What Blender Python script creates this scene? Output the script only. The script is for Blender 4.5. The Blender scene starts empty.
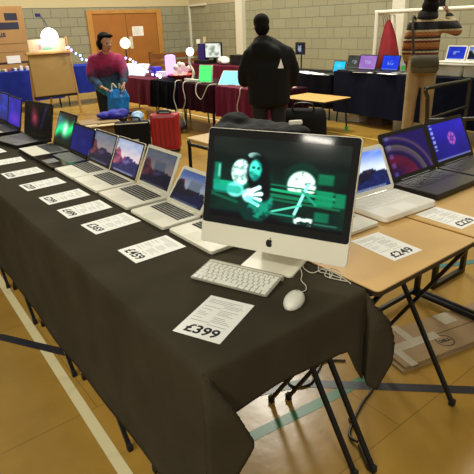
import bpy, bmesh, math, random
from math import sin, cos, pi, radians as R
from mathutils import Vector, Matrix
random.seed(7)
SC = bpy.context.scene
COL = SC.collection

# ---------------------------------------------------------------- helpers
def lin(h):
    h = h.lstrip('#')
    out = []
    for i in (0, 2, 4):
        c = int(h[i:i+2], 16)/255
        out.append(c/12.92 if c <= .04045 else ((c+.055)/1.055)**2.4)
    return tuple(out)

def mat(name, col, rough=.5, metal=0, noise=0, nscale=8, spec=.5, emit=None, estr=0, bump=0, bscale=60, coat=0, alpha=1, trans=0, sheen=0):
    m = bpy.data.materials.new(name); m.use_nodes = True
    nt = m.node_tree; b = nt.nodes['Principled BSDF']
    c = lin(col) if isinstance(col, str) else col
    b.inputs['Base Color'].default_value = (*c, 1)
    b.inputs['Roughness'].default_value = rough
    b.inputs['Metallic'].default_value = metal
    b.inputs['Specular IOR Level'].default_value = spec
    b.inputs['Coat Weight'].default_value = coat
    b.inputs['Alpha'].default_value = alpha
    b.inputs['Transmission Weight'].default_value = trans
    if sheen: b.inputs['Sheen Weight'].default_value = sheen
    if emit:
        b.inputs['Emission Color'].default_value = (*(lin(emit) if isinstance(emit, str) else emit), 1)
        b.inputs['Emission Strength'].default_value = estr
    if noise or bump:
        tc = nt.nodes.new('ShaderNodeTexCoord')
    if noise:
        n = nt.nodes.new('ShaderNodeTexNoise'); n.inputs['Scale'].default_value = nscale; n.inputs['Detail'].default_value = 5
        nt.links.new(tc.outputs['Object'], n.inputs['Vector'])
        r = nt.nodes.new('ShaderNodeValToRGB')
        r.color_ramp.elements[0].position = .3; r.color_ramp.elements[1].position = .7
        r.color_ramp.elements[0].color = (*[x*(1-noise) for x in c], 1)
        r.color_ramp.elements[1].color = (*[min(1, x*(1+noise)) for x in c], 1)
        nt.links.new(n.outputs['Fac'], r.inputs['Fac']); nt.links.new(r.outputs['Color'], b.inputs['Base Color'])
    if bump:
        n2 = nt.nodes.new('ShaderNodeTexNoise'); n2.inputs['Scale'].default_value = bscale; n2.inputs['Detail'].default_value = 4
        nt.links.new(tc.outputs['Object'], n2.inputs['Vector'])
        bp = nt.nodes.new('ShaderNodeBump'); bp.inputs['Strength'].default_value = bump; bp.inputs['Distance'].default_value = .01
        nt.links.new(n2.outputs['Fac'], bp.inputs['Height']); nt.links.new(bp.outputs['Normal'], b.inputs['Normal'])
    return m

def obj(name, bm, m=None, parent=None, smooth=False, loc=None, rotz=0):
    me = bpy.data.meshes.new(name); bm.normal_update(); bm.to_mesh(me); bm.free()
    o = bpy.data.objects.new(name, me); COL.objects.link(o)
    for x in (m if isinstance(m, (list, tuple)) else [m]):
        if x: me.materials.append(x)
    if smooth:
        for p in me.polygons: p.use_smooth = True
    if parent: o.parent = parent
    if loc: o.location = loc
    if rotz: o.rotation_euler[2] = rotz
    return o

def tag(o, label, cat, group=None, kind=None):
    o['label'] = label; o['category'] = cat
    if group: o['group'] = group
    if kind: o['kind'] = kind
    return o

def thing(name, label, cat, loc=(0, 0, 0), rotz=0, group=None):
    o = bpy.data.objects.new(name, None); COL.objects.link(o)
    o.location = loc; o.rotation_euler = (0, 0, rotz); o.empty_display_size = .05
    return tag(o, label, cat, group)

def dup(root, loc, rotz=None, label=None):
    r = root.copy(); COL.objects.link(r); r.location = loc
    if rotz is not None: r.rotation_euler = (0, 0, rotz)
    if label: r['label'] = label
    for ch in list(root.children):
        c = ch.copy(); COL.objects.link(c); c.parent = r
        for g in list(ch.children):
            d = g.copy(); COL.objects.link(d); d.parent = c
    return r

ID = lambda p: p
def box(bm, x0, x1, y0, y1, z0, z1, f=ID):
    vs = [bm.verts.new(f(Vector(p))) for p in ((x0,y0,z0),(x1,y0,z0),(x1,y1,z0),(x0,y1,z0),(x0,y0,z1),(x1,y0,z1),(x1,y1,z1),(x0,y1,z1))]
    for q in ((3,2,1,0),(4,5,6,7),(0,1,5,4),(1,2,6,5),(2,3,7,6),(3,0,4,7)):
        bm.faces.new([vs[i] for i in q])
def B(*boxes, f=ID, bevel=0):
    bm = bmesh.new()
    for b in boxes: box(bm, *b, f=f)
    if bevel: bmesh.ops.bevel(bm, geom=list(bm.edges), offset=bevel, segments=2, affect='EDGES', profile=.6)
    return bm
def rrect(x0, x1, y0, y1, r, n=5):
    pts = []
    for cx, cy, a in ((x1-r, y0+r, -pi/2), (x1-r, y1-r, 0), (x0+r, y1-r, pi/2), (x0+r, y0+r, pi)):
        for i in range(n+1):
            t = a + pi/2*i/n; pts.append((cx+r*cos(t), cy+r*sin(t)))
    return pts
def prism(bm, poly, z0, z1, f=ID, ch=0):
    """extrude a 2-D outline from z0 to z1, f maps the point"""
    n = len(poly)
    cx = sum(p[0] for p in poly)/n; cy = sum(p[1] for p in poly)/n
    def ring(z, s=0):
        out = []
        for x, y in poly:
            d = math.hypot(x-cx, y-cy) or 1
            out.append(bm.verts.new(f(Vector((x-(x-cx)/d*s, y-(y-cy)/d*s, z)))))
        return out
    rings = [ring(z0), ring(z1)] if not ch else [ring(z0, ch), ring(z0+ch), ring(z1-ch), ring(z1, ch)]
    bm.faces.new(rings[0][::-1]); bm.faces.new(rings[-1])
    for a, b in zip(rings, rings[1:]):
        for i in range(n):
            j = (i+1) % n; bm.faces.new((a[i], a[j], b[j], b[i]))
def P(poly, z0, z1, f=ID, ch=0):
    bm = bmesh.new(); prism(bm, poly, z0, z1, f, ch); return bm
def tube(bm, pts, r, n=10, cap=True):
    pts = [Vector(p) for p in pts]; rs = r if isinstance(r, (list, tuple)) else [r]*len(pts)
    prev = None; rings = []
    for i, p in enumerate(pts):
        d = (pts[min(i+1, len(pts)-1)] - pts[max(i-1, 0)])
        d = d.normalized() if d.length > 1e-9 else Vector((0, 0, 1))
        if prev is None:
            a = d.orthogonal().normalized()
        else:
            a = (prev - d*prev.dot(d))
            a = a.normalized() if a.length > 1e-6 else d.orthogonal().normalized()
        prev = a; b = d.cross(a)
        rings.append([bm.verts.new(p + (a*cos(2*pi*k/n) + b*sin(2*pi*k/n))*rs[i]) for k in range(n)])
    for A_, B_ in zip(rings, rings[1:]):
        for k in range(n):
            bm.faces.new((A_[k], A_[(k+1) % n], B_[(k+1) % n], B_[k]))
    if cap:
        bm.faces.new(rings[0][::-1]); bm.faces.new(rings[-1])
def T(*paths, r=.01, n=10):
    bm = bmesh.new()
    for p in paths: tube(bm, p, r, n)
    return bm
def spline(pts, k=6):
    pts = [Vector(p) for p in pts]; out = []
    for i in range(len(pts)-1):
        p0 = pts[max(i-1, 0)]; p1 = pts[i]; p2 = pts[i+1]; p3 = pts[min(i+2, len(pts)-1)]
        for j in range(k):
            t = j/k
            out.append(.5*((2*p1)+(p2-p0)*t+(2*p0-5*p1+4*p2-p3)*t*t+(3*p1-p0-3*p2+p3)*t**3))
    out.append(pts[-1]); return out
def ell(bm, c, r, nu=16, nv=10):
    r = r if isinstance(r, (tuple, list)) else (r, r, r); c = Vector(c)
    bmesh.ops.create_uvsphere(bm, u_segments=nu, v_segments=nv, radius=1, matrix=Matrix.Translation(c) @ Matrix.Diagonal((*r, 1)))
def E(*es):
    bm = bmesh.new()
    for c, r in es: ell(bm, c, r)
    return bm
def loft(bm, secs, n=20):
    """secs: (x,y,z,rx,ry) ellipses stacked upward"""
    rings = [[bm.verts.new((x+rx*cos(2*pi*k/n), y+ry*sin(2*pi*k/n), z)) for k in range(n)] for x, y, z, rx, ry in secs]
    for a, b in zip(rings, rings[1:]):
        for k in range(n): bm.faces.new((a[k], a[(k+1) % n], b[(k+1) % n], b[k]))
    bm.faces.new(rings[0][::-1]); bm.faces.new(rings[-1])
def lathe(bm, prof, n=20, c=(0, 0, 0)):
    loft(bm, [(c[0], c[1], c[2]+z, max(r, .0005), max(r, .0005)) for z, r in prof], n)
def remesh(o, vox, sm=4):
    m = o.modifiers.new('remesh', 'REMESH'); m.mode = 'VOXEL'; m.voxel_size = vox; m.use_smooth_shade = True
    if sm:
        s = o.modifiers.new('smooth', 'SMOOTH'); s.iterations = sm; s.factor = .5
    return o
def text_mesh(body, size, bold=0):
    cu = bpy.data.curves.new('lettering', 'FONT'); cu.body = body; cu.size = size; cu.offset = bold
    cu.align_x = 'CENTER'; cu.align_y = 'CENTER'; cu.extrude = .0001; cu.resolution_u = 3
    o = bpy.data.objects.new('lettering', cu); COL.objects.link(o)
    dg = bpy.context.evaluated_depsgraph_get(); dg.update()
    me = bpy.data.meshes.new_from_object(o.evaluated_get(dg))
    bpy.data.objects.remove(o); bpy.data.curves.remove(cu)
    return me
def text_obj(name, body, size, m, parent, mtx, bold=0):
    me = text_mesh(body, size, bold); me.materials.clear(); me.materials.append(m); me.transform(mtx)
    o = bpy.data.objects.new(name, me); COL.objects.link(o); o.parent = parent
    return o
def clamp(x, a=0., b=1.): return max(a, min(b, x))
def sm(a, b, x):
    t = clamp((x-a)/(b-a)); return t*t*(3-2*t)
def mix(a, b, t): return tuple(x+(y-x)*t for x, y in zip(a, b))
def vnoise(x, y, seed=0):
    def h(i, j):
        v = sin(i*127.1+j*311.7+seed*74.7)*43758.5453; return v-math.floor(v)
    i, j = math.floor(x), math.floor(y); fx, fy = x-i, y-j
    fx = fx*fx*(3-2*fx); fy = fy*fy*(3-2*fy)
    return (h(i, j)*(1-fx)+h(i+1, j)*fx)*(1-fy)+(h(i, j+1)*(1-fx)+h(i+1, j+1)*fx)*fy
def fbm(x, y, s=0): return .55*vnoise(x, y, s)+.3*vnoise(2*x, 2*y, s+1)+.15*vnoise(4*x, 4*y, s+2)

def screen_bm_obj(name, w, h, paint, m, parent, f, nx=44, gain=1.):
    """picture on a display: a fine grid carrying one colour per point; f maps (x,h,n)"""
    ny = max(6, int(nx*h/w)); me = bpy.data.meshes.new(name)
    vs = []; cols = []
    for j in range(ny+1):
        for i in range(nx+1):
            s, t = i/nx, j/ny
            vs.append(f(Vector((-w/2+w*s, h*t, 0)))); c = paint(s, t); cols.append((*[clamp(v, 0, 4)**2.2*gain for v in c[:3]], 1))
    fs = [(j*(nx+1)+i, j*(nx+1)+i+1, (j+1)*(nx+1)+i+1, (j+1)*(nx+1)+i) for j in range(ny) for i in range(nx)]
    me.from_pydata(vs, [], fs); me.update()
    at = me.color_attributes.new('Picture', 'FLOAT_COLOR', 'POINT')
    for k, c in enumerate(cols): at.data[k].color = c
    me.materials.append(m)
    o = bpy.data.objects.new(name, me); COL.objects.link(o); o.parent = parent
    return o
def screen_mat(name, strength, rough=.12, spec=.5):
    m = bpy.data.materials.new(name); m.use_nodes = True; nt = m.node_tree; b = nt.nodes['Principled BSDF']
    a = nt.nodes.new('ShaderNodeAttribute'); a.attribute_name = 'Picture'
    b.inputs['Base Color'].default_value = (.004, .004, .005, 1); b.inputs['Roughness'].default_value = rough
    b.inputs['Specular IOR Level'].default_value = spec
    nt.links.new(a.outputs['Color'], b.inputs['Emission Color']); b.inputs['Emission Strength'].default_value = strength
    return m
# ---------------------------------------------------------------- materials
ALU = mat('aluminium', '#d8d4bf', .4, .1, noise=.03, nscale=3)
ALU2 = mat('aluminium_palmrest', '#cbc7b1', .42, .1)
BLKGLASS = mat('black_glass', '#050506', .06, spec=.6)
BLKPL = mat('black_plastic', '#0d0d0e', .42)
DKPL = mat('dark_grey_plastic', '#26262a', .35, noise=.1)
GLOSSBLK = mat('gloss_black', '#08080a', .12)
KEYB = mat('black_keys', '#0f0f15', .6, spec=.2)
WHT = mat('white_plastic', '#ece8da', .3, coat=.2)
WHTKEY = mat('white_keys', '#f2efe4', .4)
PAPER = mat('paper', '#f4f2ea', .7)
INK = mat('black_ink', '#0c0c0c', .8)
GREYINK = mat('grey_ink', '#8f8d86', .8)
CLOTHB = mat('black_tablecloth', '#3d372a', .93, noise=.16, nscale=5, spec=.10, bump=.25, bscale=400)
WOODTOP = mat('beech_desktop', '#cda35d', .4, noise=.06, nscale=4)
EDGE = mat('dark_desk_edge', '#2a1d12', .5)
STEEL = mat('black_steel', '#0c0c0d', .35, .2)
RUB = mat('black_rubber', '#0a0a0a', .7)
CABW = mat('white_cable', '#cfcab4', .45)
CABB = mat('black_cable', '#0b0b0c', .45)
CARD = mat('cardboard', '#8f7650', .75, noise=.1, nscale=6)
CARD2 = mat('tall_cardboard', '#a87f4d', .8, noise=.08, nscale=3)
TAPE = mat('clear_tape', '#cfc6ae', .08, spec=.8, alpha=.55)
NAVY = mat('navy_cloth', '#0c1023', .9, noise=.15, nscale=4, spec=.15)
BLACKC = mat('black_drape', '#0b0a10', .92, noise=.15, nscale=4, spec=.1)
BLUEC = mat('blue_cloth', '#1a2a8c', .85, noise=.15, nscale=5, spec=.2)
MAROON = mat('maroon_cloth', '#5a1226', .88, noise=.2, nscale=5, spec=.2)
WHITEPAINT = mat('white_gloss_paint', '#d9d4bf', .35)
SKIN = mat('skin', '#b98767', .55, noise=.05)
SKIN2 = mat('dark_skin', '#8a5b40', .55, noise=.05)
HAIRB = mat('black_hair', '#110c09', .85, spec=.15, noise=.3, nscale=30)
JACKET = mat('black_jacket', '#0a0a0b', .8, noise=.2, nscale=9, spec=.25)
KHAKI = mat('khaki_trousers', '#9b825a', .85, noise=.12, nscale=9)
DARKTR = mat('dark_trousers', '#100f12', .85, noise=.2, nscale=8)
SHOE = mat('dark_shoe', '#1c1511', .5)
OLIVE = mat('olive_canvas', '#57503a', .85, noise=.12, nscale=20)
REDPL = mat('red_suitcase_shell', '#a81c22', .35, noise=.06, nscale=5)
REDC = mat('red_fabric', '#7d0e18', .85, noise=.2, nscale=10)
WOODDOOR = mat('varnished_door_wood', '#a3682e', .4, noise=.08, nscale=3)
WOODTRIM = mat('door_frame_wood', '#b98542', .4, noise=.08, nscale=5)
BENCHW = mat('brown_bench_wood', '#7a4b22', .45, noise=.2, nscale=6)
EASELW = mat('pale_pine', '#bd9350', .55, noise=.08, nscale=4)
TAN = mat('tan_board', '#a08248', .7, noise=.06, nscale=4)
PALEB = mat('pale_board', '#c7b48c', .7, noise=.05)
DKMETAL = mat('olive_grey_metal', '#34322a', .4, .4)
GREYB = mat('grey_plastic', '#8c8b86', .5)
PURPLE = mat('purple_plastic', '#2a1c6b', .5)
BAGBLUE = mat('blue_plastic_bag', '#0f6fb5', .3, noise=.25, nscale=14)
ROYAL = mat('royal_blue_fabric', '#1f1f9c', .7, noise=.25, nscale=10)
YELL = mat('yellow_plastic', '#d9a514', .5, noise=.1)
CLEARP = mat('clear_box_plastic', '#b9b4a0', .25, noise=.1)
GREENF = mat('green_tennis_foot', '#3fae52', .7)
LETTERBROWN = mat('brown_print', '#2b2a3d', .8)
SCR = screen_mat('laptop_display', 1.0)
SCRI = screen_mat('desktop_display', 1.0, .09, .35)

def emis(name, col, s): return mat(name, '#101010', .5, emit=col, estr=s)
# floor: sealed sports hall boards
def floor_mat():
    m = mat('hall_floor', '#b4863c', .25, spec=.36); nt = m.node_tree; b = nt.nodes['Principled BSDF']
    tc = nt.nodes.new('ShaderNodeTexCoord')
    br = nt.nodes.new('ShaderNodeTexBrick'); br.inputs['Scale'].default_value = 1
    br.inputs['Brick Width'].default_value = 1.8; br.inputs['Row Height'].default_value = .9
    br.inputs['Mortar Size'].default_value = .0025; br.inputs['Mortar Smooth'].default_value = .3
    a = lin('#ab873e'); br.inputs['Color1'].default_value = (*a, 1); br.inputs['Color2'].default_value = (*lin('#a48038'), 1)
    br.inputs['Mortar'].default_value = (*lin('#886a30'), 1)
    nt.links.new(tc.outputs['Object'], br.inputs['Vector'])
    n = nt.nodes.new('ShaderNodeTexNoise'); n.inputs['Scale'].default_value = 2.2; n.inputs['Detail'].default_value = 6; n.inputs['Roughness'].default_value = .65
    nt.links.new(tc.outputs['Object'], n.inputs['Vector'])
    r = nt.nodes.new('ShaderNodeValToRGB'); r.color_ramp.elements[0].position = .3; r.color_ramp.elements[1].position = .72
    r.color_ramp.elements[0].color = (.78, .76, .70, 1); r.color_ramp.elements[1].color = (1.05, 1.04, 1.0, 1)
    nt.links.new(n.outputs['Fac'], r.inputs['Fac'])
    mx = nt.nodes.new('ShaderNodeMix'); mx.data_type = 'RGBA'; mx.blend_type = 'MULTIPLY'; mx.inputs['Factor'].default_value = 1
    nt.links.new(br.outputs['Color'], mx.inputs['A']); nt.links.new(r.outputs['Color'], mx.inputs['B'])
    nt.links.new(mx.outputs['Result'], b.inputs['Base Color'])
    n2 = nt.nodes.new('ShaderNodeTexNoise'); n2.inputs['Scale'].default_value = 9; n2.inputs['Detail'].default_value = 3
    nt.links.new(tc.outputs['Object'], n2.inputs['Vector'])
    bp = nt.nodes.new('ShaderNodeBump'); bp.inputs['Strength'].default_value = .06; bp.inputs['Distance'].default_value = .02
    nt.links.new(n2.outputs['Fac'], bp.inputs['Height']); nt.links.new(bp.outputs['Normal'], b.inputs['Normal'])
    return m
def wall_mat(name, ax, c1, c2, mort, band):
    m = mat(name, c1, .75); nt = m.node_tree; b = nt.nodes['Principled BSDF']
    tc = nt.nodes.new('ShaderNodeTexCoord'); sp = nt.nodes.new('ShaderNodeSeparateXYZ'); cb = nt.nodes.new('ShaderNodeCombineXYZ')
    nt.links.new(tc.outputs['Object'], sp.inputs[0]); nt.links.new(sp.outputs[ax], cb.inputs[0]); nt.links.new(sp.outputs['Z'], cb.inputs[1])
    br = nt.nodes.new('ShaderNodeTexBrick'); br.inputs['Scale'].default_value = 1; br.inputs['Brick Width'].default_value = .45; br.inputs['Row Height'].default_value = .225
    br.inputs['Mortar Size'].default_value = .009; br.inputs['Mortar Smooth'].default_value = .2
    br.inputs['Color1'].default_value = (*lin(c1), 1); br.inputs['Color2'].default_value = (*lin(c2), 1); br.inputs['Mortar'].default_value = (*lin(mort), 1)
    nt.links.new(cb.outputs[0], br.inputs['Vector'])
    n = nt.nodes.new('ShaderNodeTexNoise'); n.inputs['Scale'].default_value = 14; n.inputs['Detail'].default_value = 5
    nt.links.new(tc.outputs['Object'], n.inputs['Vector'])
    r = nt.nodes.new('ShaderNodeValToRGB'); r.color_ramp.elements[0].color = (.86, .86, .86, 1); r.color_ramp.elements[1].color = (1.05, 1.05, 1.05, 1)
    nt.links.new(n.outputs['Fac'], r.inputs['Fac'])
    mx = nt.nodes.new('ShaderNodeMix'); mx.data_type = 'RGBA'; mx.blend_type = 'MULTIPLY'; mx.inputs['Factor'].default_value = 1
    nt.links.new(br.outputs['Color'], mx.inputs['A']); nt.links.new(r.outputs['Color'], mx.inputs['B'])
    g = nt.nodes.new('ShaderNodeMath'); g.operation = 'GREATER_THAN'; g.inputs[1].default_value = 2.04
    nt.links.new(sp.outputs['Z'], g.inputs[0])
    m2 = nt.nodes.new('ShaderNodeMix'); m2.data_type = 'RGBA'; m2.inputs['B'].default_value = (*lin(band), 1)
    nt.links.new(g.outputs[0], m2.inputs['Factor']); nt.links.new(mx.outputs['Result'], m2.inputs['A'])
    nt.links.new(m2.outputs['Result'], b.inputs['Base Color'])
    bp = nt.nodes.new('ShaderNodeBump'); bp.inputs['Strength'].default_value = .3; bp.inputs['Distance'].default_value = .01
    nt.links.new(br.outputs['Fac'], bp.inputs['Height']); bp.invert = True
    nt.links.new(bp.outputs['Normal'], b.inputs['Normal'])
    return m
# ---------------------------------------------------------------- the hall
def structure(o, **k):
    o['kind'] = 'structure'; return o
WX, WY = 8.5, 13.0
fl = structure(obj('floor', B((-15, WX+.2, -6, WY+.2, -.1, 0)), floor_mat()))
structure(obj('wall_right', B((WX, WX+.2, -5, WY+.2, 0, 6)), wall_mat('right_wall_blocks', 'Y', '#9b9779', '#938f71', '#77745c', '#b5a983')))
structure(obj('wall_back', B((-15, WX, WY, WY+.2, 0, 6)), wall_mat('back_wall_blocks', 'X', '#8d8a70', '#979379', '#6d6b57', '#c2b48a')))
c = structure(obj('wall_pillar', B((8.36, WX, 5.33, 5.62, 0, 6), bevel=.01), WHITEPAINT)); c.name = 'wall_pillar_right'
c = structure(obj('wall_pillar_far', B((8.36, WX, 10.3, 10.58, 0, 6), bevel=.01), WHITEPAINT))
structure(obj('baseboard_right', B((WX-.03, WX, -5, WY, 0, .1)), BENCHW))
structure(obj('trim_1', B((WX-.05, WX, WY-.9, WY-.02, 2.02, 2.07), (WX-.05, WX-.0, WY-.05, WY, 0, 2.02)), WHITEPAINT))

# court markings painted on the floor
LZ = .0006
def strip(name, pts, w, m):
    bm = bmesh.new(); L = []
    global LZ; LZ += .00025; pts = [Vector((*p, LZ)) for p in pts]
    for i, p in enumerate(pts):
        d = (pts[min(i+1, len(pts)-1)]-pts[max(i-1, 0)]).normalized(); nrm = Vector((-d.y, d.x, 0))
        L.append((bm.verts.new(p+nrm*w/2), bm.verts.new(p-nrm*w/2)))
    for a, b in zip(L, L[1:]): bm.faces.new((a[1], b[1], b[0], a[0]))
    return structure(obj(name, bm, m, fl))
WL = mat('cream_line_paint', '#d8cda0', .4); GL = mat('green_line_paint', '#1f6a3d', .35, noise=.15); BL = mat('black_line_paint', '#22242e', .35); TL = mat('teal_line_paint', '#2d6f70', .4)
strip('white_court_line', [(-.115, -1.0), (-.062, .5), (-.012, 2.45), (.05, 5.2)], .045, WL)
strip('green_court_line', [(-2.0, -.0), (.0, .262), (.36, .346), (.72, .30), (1.1, .262)][1:], .05, GL)
strip('black_court_line', [(.35, .62), (.56, .53), (.775, .44), (1.32, -.085), (1.9, -.65)], .05, BL)
strip('navy_court_line', [(-1.2, 2.95), (-.6, 2.2), (-.187, 1.752), (.066, 1.327), (.3, .95), (.45, .7)], .05, BL)
strip('teal_court_line', [(2.2, .70), (2.5, .55), (3.2, .2)], .05, TL)
strip('green_court_line', [(2.3, 3.6), (3.2, 2.6), (4.2, 1.9), (6.0, 1.1)], .06, GL)
strip('cream_court_line', [(4.45, -1), (4.45, 8)], .05, WL)
strip('yellow_court_line', [(5.0, -1), (5.0, 9)], .05, mat('yellow_line_paint', '#cfae4e', .4))

# double door in the back wall
dr = thing('door_1', 'varnished wooden double door in the back wall', 'door', (0, 0, 0)); dr['kind'] = 'structure'
obj('door_frame', B((5.2, 5.36, WY-.05, WY, 0, 1.97), (7.32, 7.48, WY-.05, WY, 0, 1.97), (5.36, 7.32, WY-.05, WY, 1.87, 1.97), bevel=.008), WOODTRIM, dr)
obj('door_leaf', B((5.37, 6.335, WY-.03, WY, .01, 1.865), bevel=.004), WOODDOOR, dr)
obj('door_leaf', B((6.345, 7.31, WY-.03, WY, .01, 1.865), bevel=.004), WOODDOOR, dr)
obj('finger_plate', B((6.2, 6.3, WY-.036, WY-.03, .95, 1.27), bevel=.002), ALU, dr)
obj('finger_plate', B((6.38, 6.48, WY-.036, WY-.03, .95, 1.27), bevel=.002), ALU, dr)
nt_ = tag(obj('door_notice', B((6.5, 6.85, WY-.034, WY-.0305, 1.28, 1.53)), PAPER), 'white paper notice stuck on the wooden double door', 'notice')
obj('notice_lines', B(*[(6.54, 6.54+random.uniform(.18, .26), WY-.035, WY-.034, 1.31+.03*i, 1.316+.03*i) for i in range(7)]), GREYINK, nt_)
# ---------------------------------------------------------------- folding exam desks
def folding_desk(label, x0, x1, y0, y1, fy0, fy1, m=WOODTOP, z=.735, group=None, sx0=None, sx1=None, foot=RUB):
    t = thing('folding_desk', label, 'desk', ((x0+x1)/2, (y0+y1)/2, 0), 0, group)
    w, d = (x1-x0)/2, (y1-y0)/2; cy = (y0+y1)/2; cx = (x0+x1)/2
    obj('desktop', P(rrect(-w, w, -d, d, .02), z-.02, z, ch=.002), m, t)
    obj('edge_band', P(rrect(-w-.002, w+.002, -d-.002, d+.002, .022), z-.019, z-.003), EDGE, t)
    a, b = fy0-cy, fy1-cy
    for side, sx in ((-1, (sx0-cx) if sx0 else -w+.03), (1, (sx1-cx) if sx1 else w-.03)):
        for k, (f0, f1) in enumerate(((a, b-.02), (b, a+.05))):
            xx = sx + (.014 if k else -.014)
            lg = obj('leg', B((-.0085, .0085, -.0085, .0085, 0, 1), f=lambda p, xx=xx, f0=f0, f1=f1: Vector((xx+p.x, f0+(f1-f0)*p.z+p.y, .012+(z-.035)*p.z))), STEEL, t)
            obj('rubber_foot', B((xx-.0105, xx+.0105, f0-.0115, f0+.0115, 0, .03), bevel=.003), foot, lg)
    for yy in (-d+.05, d-.06): obj('cross_bar', T([(-w+.03, yy, z-.04), (w-.03, yy, z-.04)], r=.008), STEEL, t)
    return t
ROW = [(-.005, .578, -.04, .437), (.583, 1.16, .592, 1.116), (1.165, 1.742, 1.169, 1.703), (1.747, 2.29, 1.756, 2.25), (2.295, 2.87, 2.302, 2.83), (2.875, 3.45, 2.88, 3.41), (3.455, 4.03, 3.46, 3.99), (4.035, 4.61, 4.04, 4.57)]
nm = ['nearest', 'second', 'third', 'fourth', 'fifth', 'sixth', 'seventh', 'last']
for i, (y0, y1, f0, f1) in enumerate(ROW):
    folding_desk(f'folding desk under the black tablecloth, {nm[i]} from the desktop computer end', .002, .598, y0, y1, f0, f1, group='folding desks under the black cloth', sx0=.017, sx1=.586)
folding_desk('bare beech folding desk holding the £249 price card beside the black cloth', .624, 1.216, -.035, .55, -.07, .40, sx0=.652, sx1=1.176)

def sled_desk(label, x0, x1, y0, y1, z=.738):
    t = thing('sled_base_desk', label, 'desk', ((x0+x1)/2, (y0+y1)/2, 0)); w, d = (x1-x0)/2, (y1-y0)/2
    obj('desktop', P(rrect(-w, w, -d, d, .02), z-.024, z, ch=.002), WOODTOP, t)
    obj('edge_band', P(rrect(-w-.002, w+.002, -d-.002, d+.002, .022), z-.023, z-.004), mat('light_desk_edge', '#8f6a35', .5), t)
    return t, w, d, z
t, w, d, z = sled_desk('beech desk with black laptop on it, right of the £249 card desk', 1.226, 1.83, -.05, .56)
for s in (-1, 1):
    x = s*(w-.03)
    fy = -d+.02 if s > 0 else d-.08
    obj('leg_frame', B((x-.013, x+.013, fy, fy+.026, .026, z-.024), (x-.013, x+.013, d-.046, d-.02, .026, z-.024), (x-.013, x+.013, -d+.02, d-.02, z-.05, z-.024)), STEEL, t)
    if s > 0:
        for xx in (x, x+.035): obj('floor_runner', T([(xx, -d+.0, .042), (xx, d-.01, .042)], r=.015), STEEL, t)
obj('floor_bar', T([(-w+.03, d-.01, .042), (w+.0, d-.01, .042)], r=.015), STEEL, t)
t, w, d, z = sled_desk('beech desk at the right edge carrying the spiral screen laptop', 1.84, 2.45, -.05, .56)
for y in (-d+.03, d-.03):
    lg = obj('leg_frame', B((-w+.13, -w+.16, y-.013, y+.013, 0, z-.024), (w-.16, w-.13, y-.013, y+.013, 0, z-.024), (-w+.16, w-.16, y-.013, y+.013, .0, .03)), STEEL, t)

# ---------------------------------------------------------------- the black tablecloth
def cat3(pts, ts, t):
    for i in range(len(ts)-1):
        if t <= ts[i+1] or i == len(ts)-2:
            k = (t-ts[i])/(ts[i+1]-ts[i]); k = clamp(k)
            k = k*k*(3-2*k)
            return tuple(a+(b-a)*k for a, b in zip(pts[i], pts[i+1]))
def cloth():
    W, L, F, Rr, VM, zt = .6, .588, .168, .20, 4.62, .7385
    ps = [-L+L*i/22 for i in range(22)] + [-.006, 0, .006] + [W*i/14 for i in range(1, 14)] + [W-.006, W, W+.006] + [W+Rr*i/12 for i in range(1, 13)]
    qs = [-F+F*i/14 for i in range(14)] + [-.006, 0, .006] + [.05+i*.06 for i in range(int((VM-.05)/.06)+1)]
    bm = bmesh.new(); grid = []
    for q in qs:
        row = []
        for p in ps:
            dl, dr, df = max(0, -p), max(0, p-W), max(0, -q)*(1+.85*sm(.50, .60, p))
            e = lambda d: .010*(1-math.exp(-d/.008))
            dz = lambda d: max(0, d-.006*(1-math.exp(-d/.006)))
            x, y, z = clamp(p, 0, W), max(q, 0), zt
            wob = .0003*sin(7*q+3*p)*sin(5*p+1.3*q)
            if df == 0 and dl > 0:
                wv = (.006*sin(2.1*q+.5)+.004*sin(5.3*q+1.)+.003*sin(11*q))*dl/.5
                x = -e(dl)-.01*dl-wv*.8; z = zt-dz(dl)+.006*sin(3*q+1)*dl
            elif df == 0 and dr > 0:
                x = W+.006*min(1, dr/.006); z = zt-dz(dr)
            elif df > 0 and dl == 0 and dr == 0:
                wv = .006*sin(9*p+1)*df/.16
                y = -e(df)-.03*df-abs(wv); z = zt-dz(df)-.05*df*sin(pi*p/W)*0 + .012*sin(8*p)*df/.16
            elif df > 0 and dl > 0:
                r = math.hypot(dl, df); t = math.atan2(df, dl)/(pi/2)
                k = min(1, r/.12); tip = min(.40*r, .103)
                pts = [(-.010-.01*r, 0), (-.012-.012*k, -.035*k), (tip, -.055*k-.02*r), (0, -.011)]
                h = cat3(pts, [0, .16, .45, 1], t)
                x, y, z = h[0], h[1], zt-dz(r)*.985
            elif df > 0 and dr > 0:
                r = math.hypot(dr, df); t = math.atan2(df, dr)/(pi/2)
                k = min(1, r/.1); tip = min(.42*r, .08)
                pts = [(W+.006, 0), (W+.006+.01*k, -.045*k), (W+tip, -.075*k), (W-.02*k, -.05*k), (W, -.011-.03*df)]
                h = cat3(pts, [0, .18, .45, .8, 1], t)
                x, y, z = h[0], h[1], zt-dz(r)
            else:
                z = zt+wob
            row.append(bm.verts.new((x, y, z)))
        grid.append(row)
    for a, b in zip(grid, grid[1:]):
        for i in range(len(ps)-1): bm.faces.new((a[i], a[i+1], b[i+1], b[i]))
    o = obj('tablecloth', bm, CLOTHB, smooth=True)
    so = o.modifiers.new('thick', 'SOLIDIFY'); so.thickness = .002; so.offset = 1
    return tag(o, 'long black cloth draped over the front row of desks', 'tablecloth')
cloth()
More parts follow.
